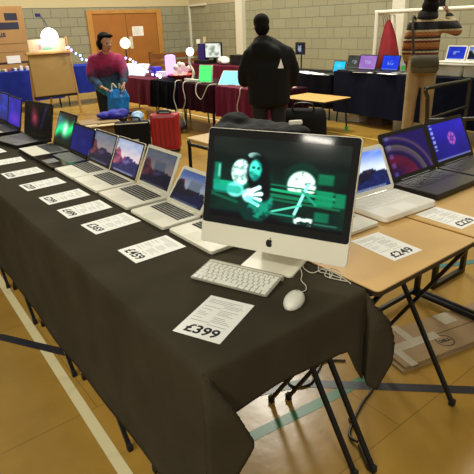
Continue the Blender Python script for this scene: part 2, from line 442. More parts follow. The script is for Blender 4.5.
# ---------------------------------------------------------------- pictures shown on the displays
def pic_mountain(pal='day', window=False, dim=1.):
    def f(s, t):
        ridge1 = .42+.28*math.exp(-((s-.12)/.16)**2)+.10*math.exp(-((s-.55)/.2)**2)+.16*(fbm(s*6, 3, 1)-.5)
        ridge2 = .22+.22*math.exp(-((s-.85)/.25)**2)+.12*(fbm(s*9, 7, 2)-.5)
        sky = mix((.82, .74, .76), (.46, .55, .72), sm(.45, .95, t)) if pal != 'blue' else mix((.75, .82, .95), (.18, .36, .80), sm(.5, 1., t))
        c = mix(sky, (.98, .93, .88), .5*fbm(s*4, t*8, 5) if pal != 'blue' else .55*fbm(s*3, t*6, 5))
        if t < ridge1:
            n = fbm(s*14, t*18, 3)
            c = mix((.20, .16, .34), (.78, .38, .42) if (s < .42) else (.42, .40, .62), clamp((n-.3)*2.0))
        if pal == 'blue' and t < ridge1:
            n = fbm(s*13, t*15, 3); c = mix((.02, .04, .16), (.85, .40, .34), clamp((n-.55)*3)*sm(.35, .6, t))
        if t < ridge2:
            c = mix((.10, .11, .24), (.24, .24, .42), fbm(s*20, t*20, 4))
            if pal == 'blue': c = mix((.01, .03, .14), (.10, .16, .42), fbm(s*16, t*16, 4))
        if window and .38 < s < .74 and .45 < t < .74:
            c = (.55, .62, .72) if t < .70 else (.62, .64, .68)
        if t < .05 and .1 < s < .9: c = mix(c, (.35, .45, .62), .7) if int(s*40) % 2 else mix(c, (.8, .8, .85), .5)
        if t > .965: c = (.55, .56, .6)
        return tuple(v*dim for v in c)
    return f
def pic_greenwave(s, t):
    d = math.hypot((s-.55)*1.5, t-.52); band = math.exp(-((t-.5-.35*(s-.5)-.1*sin(6*s))/.22)**2)
    c = mix((.02, .05, .10), (.05, .75, .38), band); c = mix(c, (.72, .95, .75), math.exp(-(d/.22)**2))
    c = mix(c, (.30, .62, .70), .5*sm(.55, 0, s)*sm(.2, .6, t)); c = mix(c, (.02, .06, .08), sm(.82, 1., t)*.8)
    return mix(c, (.02, .10, .06), sm(.25, 0, t))
def pic_dusk(s, t):
    c = mix((.045, .06, .22), (.07, .09, .36), fbm(s*3, t*3, 9)); return mix(c, (.16, .17, .40), math.exp(-(((s-.6)/.1)**2+((t-.45)/.1)**2))*.4)
def pic_nebula(s, t):
    n = fbm(s*5, t*6, 12); a = math.exp(-(((s-.38+.1*(t-.5))/.14)**2+((t-.55)/.32)**2)); c = (.012, .012, .04)
    c = mix(c, (.42, .16, .22), a*clamp(n*1.5)); b = math.exp(-((s-.72-.25*(t-.5))/.05)**2)*sm(.1, .3, t)
    return mix(c, (.22, .20, .40), .7*b*n)
def pic_dark(s, t):
    return mix((.03, .03, .06), (.16, .17, .30), math.exp(-((s-.45-.5*(t-.5))/.06)**2)*sm(.1, .5, t)*fbm(s*6, t*8, 66))
def pic_violet(s, t):
    return mix(mix((.05, .05, .30), (.12, .10, .55), fbm(s*3, t*3, 15)), (.35, .10, .50), math.exp(-(((s-.6)/.35)**2+((t-.25)/.2)**2))*.6)
def pic_blue(s, t):
    return mix((.03, .05, .25), (.10, .18, .60), fbm(s*3, t*4, 18)*sm(0, .6, t+.2))
def pic_swirl(s, t):
    x, y = s-.08, t+.18; r = math.hypot(x*1.25, y); n = fbm(s*4, t*4, 20)
    c = mix((.22, .03, .13), (.36, .08, .22), n)
    c = mix(c, (.07, .04, .22), sm(.66, .76, r)); c = mix(c, (.30, .24, .32), math.exp(-((r-.86)/.06)**2)*.9); c = mix(c, (.42, .40, .30), math.exp(-((r-.93)/.03)**2)*.7)
    c = mix(c, (.10, .05, .30), sm(.97, 1.06, r)); c = mix(c, (.40, .34, .30), math.exp(-((r-1.13)/.04)**2)*.6)
    c = mix(c, (.06, .04, .24), sm(.5, .05, s)*sm(.35, .05, t)*.8)
    if s < .12 and int(t*9) % 2 == 0 and s > .04: c = mix(c, (.45, .5, .8), .35)
    return c
def pic_spiral(s, t):
    x, y = (s-.56)*1.6, t-.52; r = math.hypot(x, y); a = math.atan2(y, x)
    c = mix((.05, .05, .36), (.16, .13, .72), sm(0, 1, t)*.5+fbm(s*2, t*2, 23)*.4)
    c = mix(c, (.66, .34, .68), sm(.20, .16, r)*(1-sm(.10, .05, r)*sm(.0, .04, r)*.8)*(.75+.25*sin(6*a+20*r)))
    if r < .035: c = (.55, .25, .65)
    if .03 < s < .09 and (t*8) % 1 < .55 and t > .3: c = mix(c, (.75, .85, .95), .6)
    if t < .04: c = (.35, .38, .62)
    return c
def pic_flat(c0, c1, seed):
    def f(s, t):
        c = mix(c0, c1, fbm(s*3, t*3, seed))
        if .3 < s < .7 and .35 < t < .62 and fbm(s*9, t*9, seed+1) > .5: c = mix(c, (.8, .9, 1.), .5)
        if t < .06: c = mix(c, (.9, .9, .95), .4)
        return c
    return f
def pic_desk(s, t):
    # a hooded figure holding out one hand in green stage light, between pipes and a bright round window
    n = fbm(s*7, t*6, 30)
    c = mix((.03, .05, .05), (.04, .22, .17), n*sm(.95, .4, t))
    c = mix(c, (.13, .15, .13), sm(.70, .85, t)*(.25+.75*fbm(s*3, t*3, 46)))
    def put(c, col, m): return mix(c, col, clamp(m))
    def rc(x0, x1, y0, y1, e=.012): return sm(x0-e, x0+e, s)*sm(x1+e, x1-e, s)*sm(y0-e, y0+e, t)*sm(y1+e, y1-e, t)
    def el(cx, cy, rx, ry, e=.12): return sm(1+e, 1-e, math.hypot((s-cx)/rx, (t-cy)/ry))
    def ln(x0, y0, x1, y1, w):
        dx, dy = x1-x0, y1-y0; k = clamp(((s-x0)*dx+(t-y0)*dy)/(dx*dx+dy*dy)); return sm(w*1.3, w*.6, math.hypot((s-x0-k*dx)*1.6, t-y0-k*dy))
    c = put(c, (.05, .62, .46), rc(.02, .34, .33, .46)*(.6+.5*n)); c = put(c, (.05, .50, .38), rc(.02, .075, .40, .68)*(.5+.5*n)); c = put(c, (.6, .95, .85), rc(.055, .068, .5, .66)*.8)
    c = put(c, (.03, .30, .22), ln(.02, .28, .36, .16, .02)); c = put(c, (.04, .45, .33), rc(.0, .3, .30, .315, .008)*.6)
    # bright round window behind right
    c = put(c, (.02, .16, .12), el(.695, .55, .135, .22)); c = put(c, (.85, 1.0, .92), el(.69, .50, .10, .17)*sm(.40, .44, t)*(.35+.65*sm(.25, .5, fbm(s*26, t*26, 33))))
    for y, w, b in ((.40, .016, .8), (.335, .022, .55), (.285, .014, .45), (.46, .01, .5)):
        c = put(c, (.05*b+.04, .75*b, .5*b), ln(.46, y+.02, .96, y-.01, w))
    c = put(c, (.03, .50, .33), rc(.795, .915, .29, .47)*(.7+.5*n)); c = put(c, (.03, .42, .28), rc(.925, .995, .30, .46)); c = put(c, (.03, .38, .25), rc(.80, .905, .54, .66)*(.6+.6*n)); c = put(c, (.02, .40, .27), rc(.80, .90, .11, .22)*(.7+.4*n))
    c = put(c, (.55, .92, .82), ln(.66, .16, .735, .52, .018)); c = put(c, (.30, .75, .62), ln(.47, .14, .70, .27, .014)); c = put(c, (.12, .5, .4), ln(.40, .13, .66, .13, .012)); c = put(c, (.10, .55, .42), ln(.70, .44, .80, .30, .016))
    c = put(c, (.85, .95, .9), rc(.66, .79, .04, .13)*sm(.35, .6, fbm(s*30, t*30, 35))); c = put(c, (.3, .6, .5), rc(.80, .96, .07, .085)*.6)
    # dark blue sill along the bottom
    c = put(c, (.010, .018, .07), sm(.10, .05, t)*sm(.62, .5, s)); c = put(c, (.01, .015, .03), sm(.06, .02, t))
    # figure: dark hair and coat, lit face, one hand held out
    c = put(c, (.80, 1.0, .94), el(.235, .58, .075, .16)*(.6+.4*sm(.3, .6, fbm(s*40, t*30, 37)))); c = put(c, (.75, 1., .95), el(.33, .80, .05, .035)*.6)
    c = put(c, (.02, .16, .14), el(.36, .22, .13, .26)); c = put(c, (.06, .50, .40), el(.40, .24, .10, .20)*sm(.35, .7, fbm(s*18, t*16, 39)))
    c = put(c, (.01, .05, .055), el(.365, .60, .085, .22, .2)); c = put(c, (.01, .05, .05), el(.42, .42, .05, .16, .3))
    f_ = el(.345, .625, .048, .125, .25); c = put(c, mix((.05, .45, .40), (.30, .95, .80), sm(.25, .7, fbm(s*16, t*12, 41)+.5*(.36-s)*8)), f_)
    c = put(c, (.03, .25, .23), (el(.33, .655, .014, .018, .5)+el(.367, .65, .013, .018, .5))*.9); c = put(c, (.05, .4, .36), el(.35, .56, .03, .012, .6)*.6)
    c = put(c, (.50, .95, .88), el(.20, .36, .07, .09, .2)*(.6+.4*n)); c = put(c, (.06, .55, .46), ln(.05, .36, .22, .36, .05)*.7)
    hnd = max(el(.315, .31, .055, .085, .25), ln(.33, .37, .385, .42, .03), ln(.33, .33, .405, .345, .026), ln(.32, .28, .40, .27, .026), ln(.31, .25, .385, .205, .024))
    c = put(c, mix((.45, .95, .85), (.95, 1., 1.), sm(.3, .6, fbm(s*22, t*20, 43))), hnd)
    for x0, y0, x1, y1 in ((.35, .305, .40, .31), (.345, .265, .395, .24), (.35, .345, .40, .385)): c = put(c, (.06, .45, .40), ln(x0, y0, x1, y1, .010)*.8)
    return tuple(v*1.0 for v in c)

# ---------------------------------------------------------------- laptops
def make_laptop(label, loc, rotz, w, d, lidlen, tilt, paint, base=ALU, palm=None, lidm=None, bezel=BLKGLASS, keys=KEYB, bz=.012, chin=.018, th=.016, gain=1., group=None, nx=44, keyblock=(.09, .91, .46, .92), pad=True, rad=.012, hm=None, dead=False):
    t = thing('laptop', label, 'laptop', loc, rotz, group)
    hm = hm or (ALU if base is ALU else None)
    lidm = lidm or base
    bs = obj('base', P(rrect(-w/2, w/2, 0, d, rad), .002, th, ch=.0025), base, t)
    bm = bmesh.new()
    for x in (-w/2+.025, w/2-.025):
        for y in (.02, d-.02): box(bm, x-.006, x+.006, y-.006, y+.006, 0, .003)
    obj('foot_pads', bm, RUB, bs)
    if palm: obj('palm_rest', P(rrect(-w/2+.006, w/2-.006, .006, d*keyblock[2], .006), th, th+.0006), palm, t)
    x0, x1, y0, y1 = -w/2+w*keyblock[0], -w/2+w*keyblock[1], d*keyblock[2], d*keyblock[3]
    kb = obj('keyboard', B((x0, x1, y0, y1, th, th+.0004)), (ALU2 if base is ALU else BLKPL) if keys is not WHTKEY else WHT, t)
    bm = bmesh.new(); rows = 6
    for r in range(rows):
        ya = y0+(y1-y0)*r/rows; yb = ya+(y1-y0)/rows-.003
        n = 14; xs = [x0+(x1-x0)*i/n for i in range(n+1)]
        cells = [(xs[i], xs[i+1]) for i in range(n)]
        if r == 0: cells = [(xs[0], xs[1]), (xs[1], xs[2]), (xs[2], xs[3]), (xs[3], xs[4]), (xs[4], xs[9]), (xs[9], xs[10]), (xs[10], xs[11]), (xs[11], xs[12]), (xs[12], xs[13]), (xs[13], xs[14])]
        elif r == 1: cells = [(xs[0], xs[2])]+cells[2:12]+[(xs[12], xs[14])]
        elif r == 2: cells = [(xs[0], xs[2])]+cells[2:12]+[(xs[12], xs[14])]
        for a, b in cells: box(bm, a+.0016, b-.0016, ya+.001, yb-.0008, th, th+.0016)
    obj('keys', bm, keys, kb)
    if pad:
        pw = w*.32; obj('trackpad', P(rrect(-pw/2, pw/2, d*.05, d*.36, .005), th, th+.0005), palm or ALU2 if keys is KEYB and base is ALU else (DKPL if base is not WHT else WHTKEY), t)
    # lid
    st, ct = sin(tilt), cos(tilt); hy, hz = d-.006, th+.001
    f = lambda p: Vector((p.x, hy+p.y*st-p.z*ct, hz+p.y*ct+p.z*st))       # p = (x, height up the lid, towards the viewer)
    ld = obj('lid', P(rrect(-w/2, w/2, 0, lidlen, rad), -.007, 0, f, ch=.001), lidm, t)
    obj('bezel', P(rrect(-w/2+.0035, w/2-.0035, .004, lidlen-.0035, max(.003, rad-.004)), 0, .0008, f), bezel, ld)
    sw, sh = w-2*bz-.004, lidlen-bz-chin
    g = lambda p: f(Vector((p.x, p.y+chin, .0014)))
    screen_bm_obj('screen', sw, sh, paint, SCR, ld, g, nx=nx, gain=gain)
    bm = bmesh.new(); tube(bm, [(-w*.32, hy, hz), (w*.32, hy, hz)], .005, 8); obj('hinge', bm, hm or BLKPL, t)
    return t
ZC = .7415
FW = -pi/2
U = .372
def row(label, v0, v1, d, lidlen, tilt, paint, u=U, **k):
    return make_laptop(label, (u, (v0+v1)/2, ZC), FW, v1-v0, d, lidlen, tilt, paint, **k)
row('silver laptop partly hidden behind the left edge of the desktop computer', .512, .812, .205, .19, R(35), pic_mountain('day'), u=.385, gain=.6)
row('small silver laptop with wide silver bezel, second in from the desktop computer', .836, 1.126, .192, .185, R(38), pic_mountain('blue', True, .75), bezel=ALU, bz=.016, chin=.02, gain=.8)
row('silver laptop with silver bezel beside the small silver one, dim mountain picture', 1.158, 1.476, .222, .212, R(26), pic_mountain('day', True, .62), bezel=ALU, bz=.016, chin=.022, gain=.7)
row('silver laptop with black bezel and the brightest mountain picture', 1.494, 1.812, .222, .208, R(25), pic_mountain('day', False, 1.), gain=1.15)
row('silver laptop with black bezel and greyish mountain picture, next to dark blue laptop', 1.818, 2.140, .222, .205, R(25), pic_mountain('day', False, .75), gain=.8)
row('thin black laptop with plain dark blue screen', 2.105, 2.462, .245, .19, R(18), pic_dusk, u=.36, base=GLOSSBLK, bezel=BLKPL, gain=2.0, th=.02, keys=BLKPL)
row('laptop with glowing green screen and silver palm rest', 2.475, 2.80, .25, .236, R(23), pic_greenwave, u=.358, base=BLKPL, palm=ALU, bezel=BLKPL, gain=1.9, th=.022, keyblock=(.08, .92, .48, .88))
make_laptop('large black laptop turned slightly, with dark reddish nebula screen', (.339, 3.095, ZC), R(-80), .43, .27, .25, R(14), pic_nebula, base=BLKPL, bezel=BLKPL, gain=2.4, th=.026, keys=BLKPL)
row('laptop with violet screen and grey palm rest behind the nebula one', 3.50, 3.87, .25, .25, R(14), pic_violet, u=.33, base=BLKPL, palm=ALU2, bezel=BLKPL, gain=2.6, th=.024)
row('dark laptop with blue screen at the far end of the row', 3.90, 4.27, .25, .255, R(13), pic_blue, u=.34, base=BLKPL, palm=GREYB, bezel=BLKPL, gain=2., th=.024)
row('last black laptop of the row, cut off by the picture edge', 4.29, 4.60, .25, .24, R(15), pic_dusk, u=.34, base=BLKPL, bezel=BLKPL, gain=.7, th=.024)
# right hand desks
make_laptop('silver laptop beside the white laptop, mostly behind the desktop computer', (.90, .30, .7355), R(-3), .325, .227, .21, R(20), pic_mountain('day'), gain=.6)
make_laptop('white plastic laptop with blue mountain picture', (1.255, .272, .7385), R(-4), .332, .236, .22, R(27), pic_mountain('blue', False, 1.), base=WHT, keys=WHTKEY, bezel=WHT, bz=.018, chin=.024, gain=1.4, th=.026, rad=.02, hm=WHT)
make_laptop('wide black laptop with purple swirl screen, next to the white laptop', (1.665, .292, .7385), R(0), .382, .245, .245, R(26), pic_swirl, base=BLKPL, palm=DKPL, bezel=BLKPL, bz=.02, chin=.024, gain=1.35, th=.03, nx=60, keys=DKPL)
make_laptop('black laptop with blue screen showing a pink spiral emblem', (2.06, .30, .7385), R(0), .375, .245, .245, R(27), pic_spiral, base=BLKPL, palm=DKPL, bezel=BLKPL, bz=.02, chin=.024, gain=1.3, th=.03, nx=60, keys=DKPL)

# ---------------------------------------------------------------- desktop computer
im = thing('desktop_computer', 'silver all-in-one desktop computer with large green-lit picture on black table', 'computer', (.465, .293, ZC), R(-66.3))
hw, hh, th_ = .264, .396, R(15)
st, ct = sin(th_), cos(th_)
f = lambda p: Vector((p.x, p.y*st-p.z*ct, .062+p.y*ct+p.z*st))
bm = bmesh.new()
n = 7
outl = rrect(-hw, hw, 0, hh, .012, 6)
prism(bm, outl, -.012, 0, f, ch=.001)
cx, cy = 0, hh/2
prev = None
for k in range(n+1):                       # softly domed back
    a = k/n; s = 1-.35*a*a; z = -.011-.026*math.sin(a*pi/2)
    ring = [bm.verts.new(f(Vector(((x-cx)*s+cx, (y-cy)*s+cy, z)))) for x, y in outl]
    if prev:
        for i in range(len(ring)):
            j = (i+1) % len(ring); bm.faces.new((ring[i], ring[j], prev[j], prev[i]))
    prev = ring
bm.faces.new(prev)
ENC = mat('silver_enclosure', '#e6e2cd', .4)
enc = obj('enclosure', bm, ENC, im)
CH = .073
obj('glass', P(rrect(-hw+.002, hw-.002, CH, hh-.002, .010), 0, .0012, f), BLKGLASS, im)
sw = .478; g = lambda p: f(Vector((p.x, p.y+CH+.026, .0018)))
screen_bm_obj('screen', sw, .269, pic_desk, SCRI, im, g, nx=200, gain=1.7)
# the emblem on the chin
def emblem(sc, cx, cy):
    pts = []
    N = 40
    for i in range(N):
        a = pi/2+2*pi*i/N; r = .5*(1+.06*cos(2*a)*-1)
        r -= .10*math.exp(-((a-pi/2) % (2*pi))**2/.10) + .10*math.exp(-((2*pi-((a-pi/2) % (2*pi))))**2/.10)
        r -= .06*math.exp(-((a-3*pi/2))**2/.06)
        x, y = r*cos(a)*.95, r*sin(a)*1.0
        d = math.hypot(x-.58, y-.06)
        if d < .30: k = .30/d; x, y = .58+(x-.58)*k, .06+(y-.06)*k
        pts.append((cx+x*sc, cy+y*sc))
    return pts
bm = bmesh.new(); prism(bm, emblem(.026, 0, .034), .0002, .0012, f)
leaf = [(.0, .0), (.06, .12), (.16, .24), (.24, .28), (.22, .16), (.14, .06)]
prism(bm, [(x*.026-.001, .034+.0125+y*.026) for x, y in leaf], .0002, .0012, f)
obj('emblem', bm, INK, enc)
# stand
foot = rrect(-.095, .095, -.085, .09, .012)
ft = obj('stand_foot', P(foot, 0, .008, lambda p: Vector((p.x, p.y+.06, p.z)), ch=.001), ENC, im)
bm = bmesh.new(); prof = [(.135, .006), (.128, .05), (.118, .12), (.112, .2), (.118, .24), (.07, .245)]
A_ = [bm.verts.new((-.085, y+.0, z)) for y, z in prof]; A2 = [bm.verts.new((.085, y, z)) for y, z in prof]
A3 = [bm.verts.new((-.085, y+.008, z)) for y, z in prof]; A4 = [bm.verts.new((.085, y+.008, z)) for y, z in prof]
for i in range(len(prof)-1):
    bm.faces.new((A_[i], A2[i], A2[i+1], A_[i+1])); bm.faces.new((A3[i+1], A4[i+1], A4[i], A3[i]))
    bm.faces.new((A_[i+1], A3[i+1], A3[i], A_[i])); bm.faces.new((A2[i], A4[i], A4[i+1], A2[i+1]))
bm.faces.new((A_[0], A3[0], A4[0], A2[0])); bm.faces.new((A_[-1], A2[-1], A4[-1], A3[-1]))
obj('stand_neck', bm, ENC, im)

# keyboard: every key its own part
kb = thing('keyboard', 'slim silver keyboard with white keys in front of the desktop computer', 'keyboard', (.343, .309, ZC), R(-67.8))
tiltk = lambda p: Vector((p.x, p.y, p.z+.004+(p.y+.065)*.075))
obj('tray', P(rrect(-.1405, .1405, -.065, .065, .008), 0, .005, tiltk, ch=.0008), mat('keyboard_tray', '#a3a08e', .4, .2), kb)
obj('battery_tube', T([(-.1385, .055, .010), (.1385, .055, .010)], r=.009, n=12), ALU, kb)
keymesh = {}
def key(w, h, x, y):
    k = (round(w, 4), round(h, 4))
    if k not in keymesh:
        o = obj('key', P(rrect(-w/2, w/2, -h/2, h/2, .0022, 3), 0, .0028, ch=.0005), WHTKEY, kb); keymesh[k] = o.data
    else:
        o = bpy.data.objects.new('key', keymesh[k]); COL.objects.link(o); o.parent = kb
    o.location = tiltk(Vector((x, y, .005))); o.rotation_euler[0] = math.atan(.075)
p = .0190; gp = .0032; X0 = -.1345; XW = .269
yy = -.0525
lay = [[1, 1, 1, 1.25, 4.65, 1.25, 1, 1, 1, 1], [2.25]+[1]*10+[2], [1.75]+[1]*11+[1.5], [1.5]+[1]*12+[1], [1]*13+[1.4], [1]*14]
for r_, L_ in enumerate(lay):
    tot = sum(L_); u_ = XW/tot; x = X0; hgt = .0155 if r_ < 5 else .009
    for wk in L_:
        key(wk*u_-gp, hgt, x+wk*u_/2, yy+hgt/2-.0078); x += wk*u_
    yy += .0187

ms = thing('computer_mouse', 'white wired mouse right of the silver keyboard', 'mouse', (.382, .083, ZC), R(-62))
bm = bmesh.new(); loft(bm, [(0, 0, 0, .027, .050), (0, 0, .006, .0295, .054), (0, -.002, .016, .028, .050), (0, -.004, .025, .022, .040), (0, -.006, .030, .012, .024), (0, -.006, .0315, .003, .006)], 24)
obj('shell', bm, WHT, ms, smooth=True)
bm = bmesh.new(); ell(bm, (0, .022, .0265), (.0032, .0052, .0042)); obj('scroll_ball', bm, GREYB, ms)
obj('cable', T(spline([(0, .052, .008), (.012, .075, .004), (.004, .105, .003), (-.02, .135, .003), (-.03, .175, .003), (-.05, .22, .003)]), r=.0014, n=6), CABW, ms)
def cable(name, label, pts, r=.002, m=CABW, cat='cable', k=6):
    return tag(obj(name, T(spline(pts, k), r=r, n=7), m, smooth=True), label, cat)
zc = ZC+.0025
bm = bmesh.new()
for pth in ([(.60, .25, zc), (.563, .227, zc), (.554, .177, zc), (.60, .165, zc+.004), (.60, .13, zc), (.57, .114, zc)],
            [(.572, .114, zc), (.612, .15, zc+.006), (.628, .12, zc), (.586, .082, zc+.002)],
            [(.61, .20, zc), (.575, .165, zc+.003), (.585, .14, zc+.002), (.597, .09, zc)],
            [(.597, .19, zc), (.592, .15, zc+.005), (.57, .13, zc), (.592, .062, zc+.001)],
            [(.598, .17, zc), (.597, .12, zc+.008), (.597, .06, zc), (.59, .045, zc)]):
    tube(bm, spline(pth), .0015, 7)
tag(obj('cable_bundle', bm, CABW, smooth=True), 'tangle of thin white cables behind the desktop computer stand', 'cable')

# ---------------------------------------------------------------- price cards
def card(label, price, cx, cy, ang, z, size=.052, w=.148, h=.21, dim=1, yoff=.082):
    t = tag(obj('price_card', B((-w/2, w/2, -h/2, h/2, 0, .0006)), PAPER, loc=(cx, cy, z), rotz=ang), label, 'price card')
    text_obj('price_text', price, size, INK, t, Matrix.Translation((0, -h/2+.032, .0008)), bold=.0013)
    rnd = random.Random(price+label); bm = bmesh.new()
    y = h/2-.02
    for i in range(17):
        x0 = -w/2+.012 if i < 3 else (-w/2+.012 if i % 5 == 0 else -.004)
        x1 = x0+rnd.uniform(.035, .062) if i > 2 else x0+rnd.uniform(.08, .115)
        box(bm, x0, min(x1, w/2-.01), y, y+.0016, .0006, .0008)
        if i > 3 and i % 2: box(bm, -w/2+.012, -w/2+.012+rnd.uniform(.02, .04), y, y+.0014, .0006, .0008)
        y -= .0078
    obj('text_lines', bm, GREYINK, t)
    return t
card('white price card reading £399 in front of the silver keyboard', '£399', .157, .172, R(-65.5), ZC)
L_ = [('£459', .256, .717, 'white price card between the desktop computer and the small silver laptop, reading £459'), ('£369', .254, 1.072, 'price card reading £369 in front of the small silver laptop and its neighbour'), ('£499', .240, 1.327, 'price card reading £499 in front of the dim mountain picture laptop'), ('£299', .236, 1.578, 'price card reading £299 in front of the brightest mountain picture'),
      ('£259', .226, 1.880, 'price card in front of the greyish mountain laptop reading £259'), ('£229', .214, 2.203, 'price card in front of the plain dark blue screen reading £229'), ('£279', .215, 2.565, 'price card in front of the green screen laptop reading £279'), ('£259', .19, 2.93, 'price card in front of the nebula screen reading £259')]
for i, (pr, u, v, lb) in enumerate(L_): card(lb, pr, u, v, R(-90)+R([0, 2.5, 0, 1, 2, 1, -3, 2][i]), ZC)
card('white price card reading £249 on the bare wooden desk', '£249', .922, .158, R(-5.5), .7355)
card('white price card reading £229 at the right edge in front of the wide black laptop', '£229', 1.335, .155, R(-2), .7385)

# ---------------------------------------------------------------- on the floor in front
fb = thing('flattened_box', 'flattened cardboard box with shiny tape and round logo under the desks', 'box', (1.18, .19, 0.001), R(-13.5))
obj('board', B((0, .80, -.01, .27, 0, .012), (0.02, .80, .0, .262, .012, .024), bevel=.002), CARD, fb)
obj('flap_seam', B((.0, .80, .128, .132, .0238, .0246)), EDGE, fb)
obj('tape', B((.0, .34, .10, .155, .0242, .0252), (.17, .215, .10, .285, .0246, .0256), (.05, .09, -.01, .12, .0246, .0256), (.44, .53, .17, .262, .0246, .0256)), TAPE, fb)
lg = obj('printed_logo', bmesh.new(), INK, fb); bpy.data.objects.remove(lg)
bm = bmesh.new(); N = 40; o_ = []
for i in range(N):
    a = 2*pi*i/N; o_.append((bm.verts.new((.335+.046*cos(a), .07+.046*sin(a), .0248)), bm.verts.new((.335+.041*cos(a), .07+.041*sin(a), .0248))))
for i in range(N): bm.faces.new((o_[i][0], o_[(i+1) % N][0], o_[(i+1) % N][1], o_[i][1]))
lo = obj('printed_logo', bm, INK, fb)
text_obj('logo_lettering', 'DELL', .03, INK, lo, Matrix.Translation((.335, .07, .0248)), bold=.0012)

cable('floor_cable', 'thick black power cord trailing on the floor from the cloth corner', [(1.04, .34, .006), (1.063, .298, .006), (.999, .208, .006), (.878, .172, .006), (.764, .126, .006), (.70, .09, .008), (.692, .045, .016)], .006, CABB)
pl = thing('mains_plug', 'black mains adapter lying by the front desk legs', 'plug', (.662, -.02, 0), R(58)); obj('body', B((-.05, .055, -.014, .014, 0, .03), bevel=.006), BLKPL, pl)
obj('cord', T(spline([(.055, 0, .02), (.11, -.01, .012), (.2, .0, .008)]), r=.005), CABB, pl)
cable('extension_cable', 'black cable looping on the floor between the desk legs', [(.80, .58, .006), (.764, .534, .006), (.731, .445, .006), (.801, .403, .006), (.894, .442, .006), (.974, .471, .006), (1.05, .41, .006)], .005, CABB)
cable('adapter_lead', 'dark lead hanging under the £249 card desk', [(.70, .35, .70), (.80, .33, .52), (.90, .38, .35), (.98, .42, .47), (1.04, .36, .30), (1.1, .40, .12), (1.14, .42, .01)], .004, CABB)
cable('adapter_lead', 'pale lead hanging under the £249 card desk', [(.85, .45, .70), (.93, .38, .50), (1.0, .44, .42), (1.05, .36, .55), (1.12, .40, .60), (1.18, .44, .70)], .003, CABW)
cable('adapter_lead', 'red-brown lead under the right hand desks', [(1.40, .45, .70), (1.55, .40, .56), (1.70, .46, .52), (1.78, .40, .62), (1.95, .45, .66), (2.1, .5, .70)], .0035, mat('red_lead', '#5e2114', .5))
cable('adapter_lead', 'grey lead drooping behind the red-brown one', [(1.45, .50, .70), (1.62, .50, .50), (1.8, .50, .58), (1.9, .48, .70)], .0035, mat('grey_lead', '#77736a', .5))
ad = thing('power_adapter', 'small black power adapter on the floor by the flattened box', 'adapter', (1.28, .56, 0), R(20)); obj('brick', B((-.06, .06, -.028, .028, 0, .034), bevel=.006), BLKPL, ad); obj('lead', T(spline([(.06, 0, .017), (.12, .03, .006), (.2, .0, .005)]), r=.003), CABB, ad)
# ---------------------------------------------------------------- clothed tables
def skirt_table(name, label, x0, x1, y0, y1, z, hem, m, seed=0, amp=.018, legs=True, group=None, folds=5):
    """a table under a hanging cloth: legs, top and a pleated cloth as parts"""
    t = thing(name, label, 'table', ((x0+x1)/2, (y0+y1)/2, 0), 0, group); w, d = (x1-x0)/2, (y1-y0)/2
    obj('tabletop', B((-w+.02, w-.02, -d+.02, d-.02, z-.03, z-.006)), WOODTOP, t)
    if legs:
        for sx in (-1, 1):
            for sy in (-1, 1):
                obj('leg', T([(sx*(w-.08), sy*(d-.08), z-.03), (sx*(w-.05), sy*(d-.05), 0)], r=.012, n=8), STEEL, t)
    bm = bmesh.new(); out = []
    N = 34
    per = []
    for i in range(N): per.append((-w+2*w*i/N, -d, 0, -1))
    for i in range(N): per.append((w, -d+2*d*i/N, 1, 0))
    for i in range(N): per.append((w-2*w*i/N, d, 0, 1))
    for i in range(N): per.append((-w, d-2*d*i/N, -1, 0))
    def ring(zz, k):
        r = []
        for i, (x, y, nx, ny) in enumerate(per):
            a = amp*k*(sin(i*.55*folds/3+seed)+.6*sin(i*1.37+seed*2)+1.2)
            r.append(bm.verts.new((x+nx*(a+.004), y+ny*(a+.004), zz)))
        return r
    rs = [ring(z, 0), ring(z-.012, .15), ring(z-(z-hem)*.35, .6), ring(z-(z-hem)*.7, .9), ring(hem, 1.1)]
    bm.faces.new(rs[0])
    for a, b in zip(rs, rs[1:]):
        for i in range(len(a)):
            j = (i+1) % len(a); bm.faces.new((b[i], b[j], a[j], a[i]))
    obj('cloth', bm, m, t, smooth=False)
    return t
PLUM = mat('dark_plum_cloth', '#2c0c18', .9, noise=.2, nscale=5, spec=.1)
MAR2 = mat('wine_cloth', '#661a33', .88, noise=.15, nscale=5, spec=.2)
skirt_table('cloth_covered_table', 'table under maroon cloth with cyan light panel, behind the man in black', 3.66, 4.30, 4.27, 5.04, .715, .30, MAR2, 1)
skirt_table('cloth_covered_table', 'table under dark plum cloth with green glowing panel', 3.62, 4.28, 5.10, 5.96, .715, .33, PLUM, 2)
skirt_table('cloth_covered_table', 'table under black drape with bowl of baubles, left of the plum table', 3.55, 4.28, 6.03, 6.70, .715, .30, BLACKC, 3)
skirt_table('cloth_covered_table', 'table under red maroon cloth with white glowing panel, nearest the bending woman', 3.62, 4.28, 6.77, 8.6, .69, .26, MAROON, 4)
skirt_table('cloth_covered_table', 'long navy clothed table with laptops beyond the man in striped jumper', 5.62, 6.30, .8, 4.60, .775, .165, NAVY, 5, folds=2)
skirt_table('cloth_covered_table', 'black clothed table with loose papers, left end of the navy laptop table', 5.62, 6.30, 4.66, 6.6, .70, .19, BLACKC, 6, folds=2)
skirt_table('cloth_covered_table', 'bright blue clothed table behind the tan easel board', 1.0, 3.17, 9.9, 10.6, .79, .20, BLUEC, 7, folds=3)
skirt_table('cloth_covered_table', 'bright blue clothed table between easel board and bending woman', 3.25, 4.6, 9.9, 10.6, .80, .25, BLUEC, 8, folds=3)
skirt_table('cloth_covered_table', 'maroon clothed back table with monitor, near the room corner', 5.8, 6.5, 7.2, 9.3, .72, .25, MAROON, 9)
skirt_table('cloth_covered_table', 'small wine red clothed table with pale papers behind the low wooden table', 4.85, 5.4, 4.95, 5.6, .53, .2, PLUM, 10)

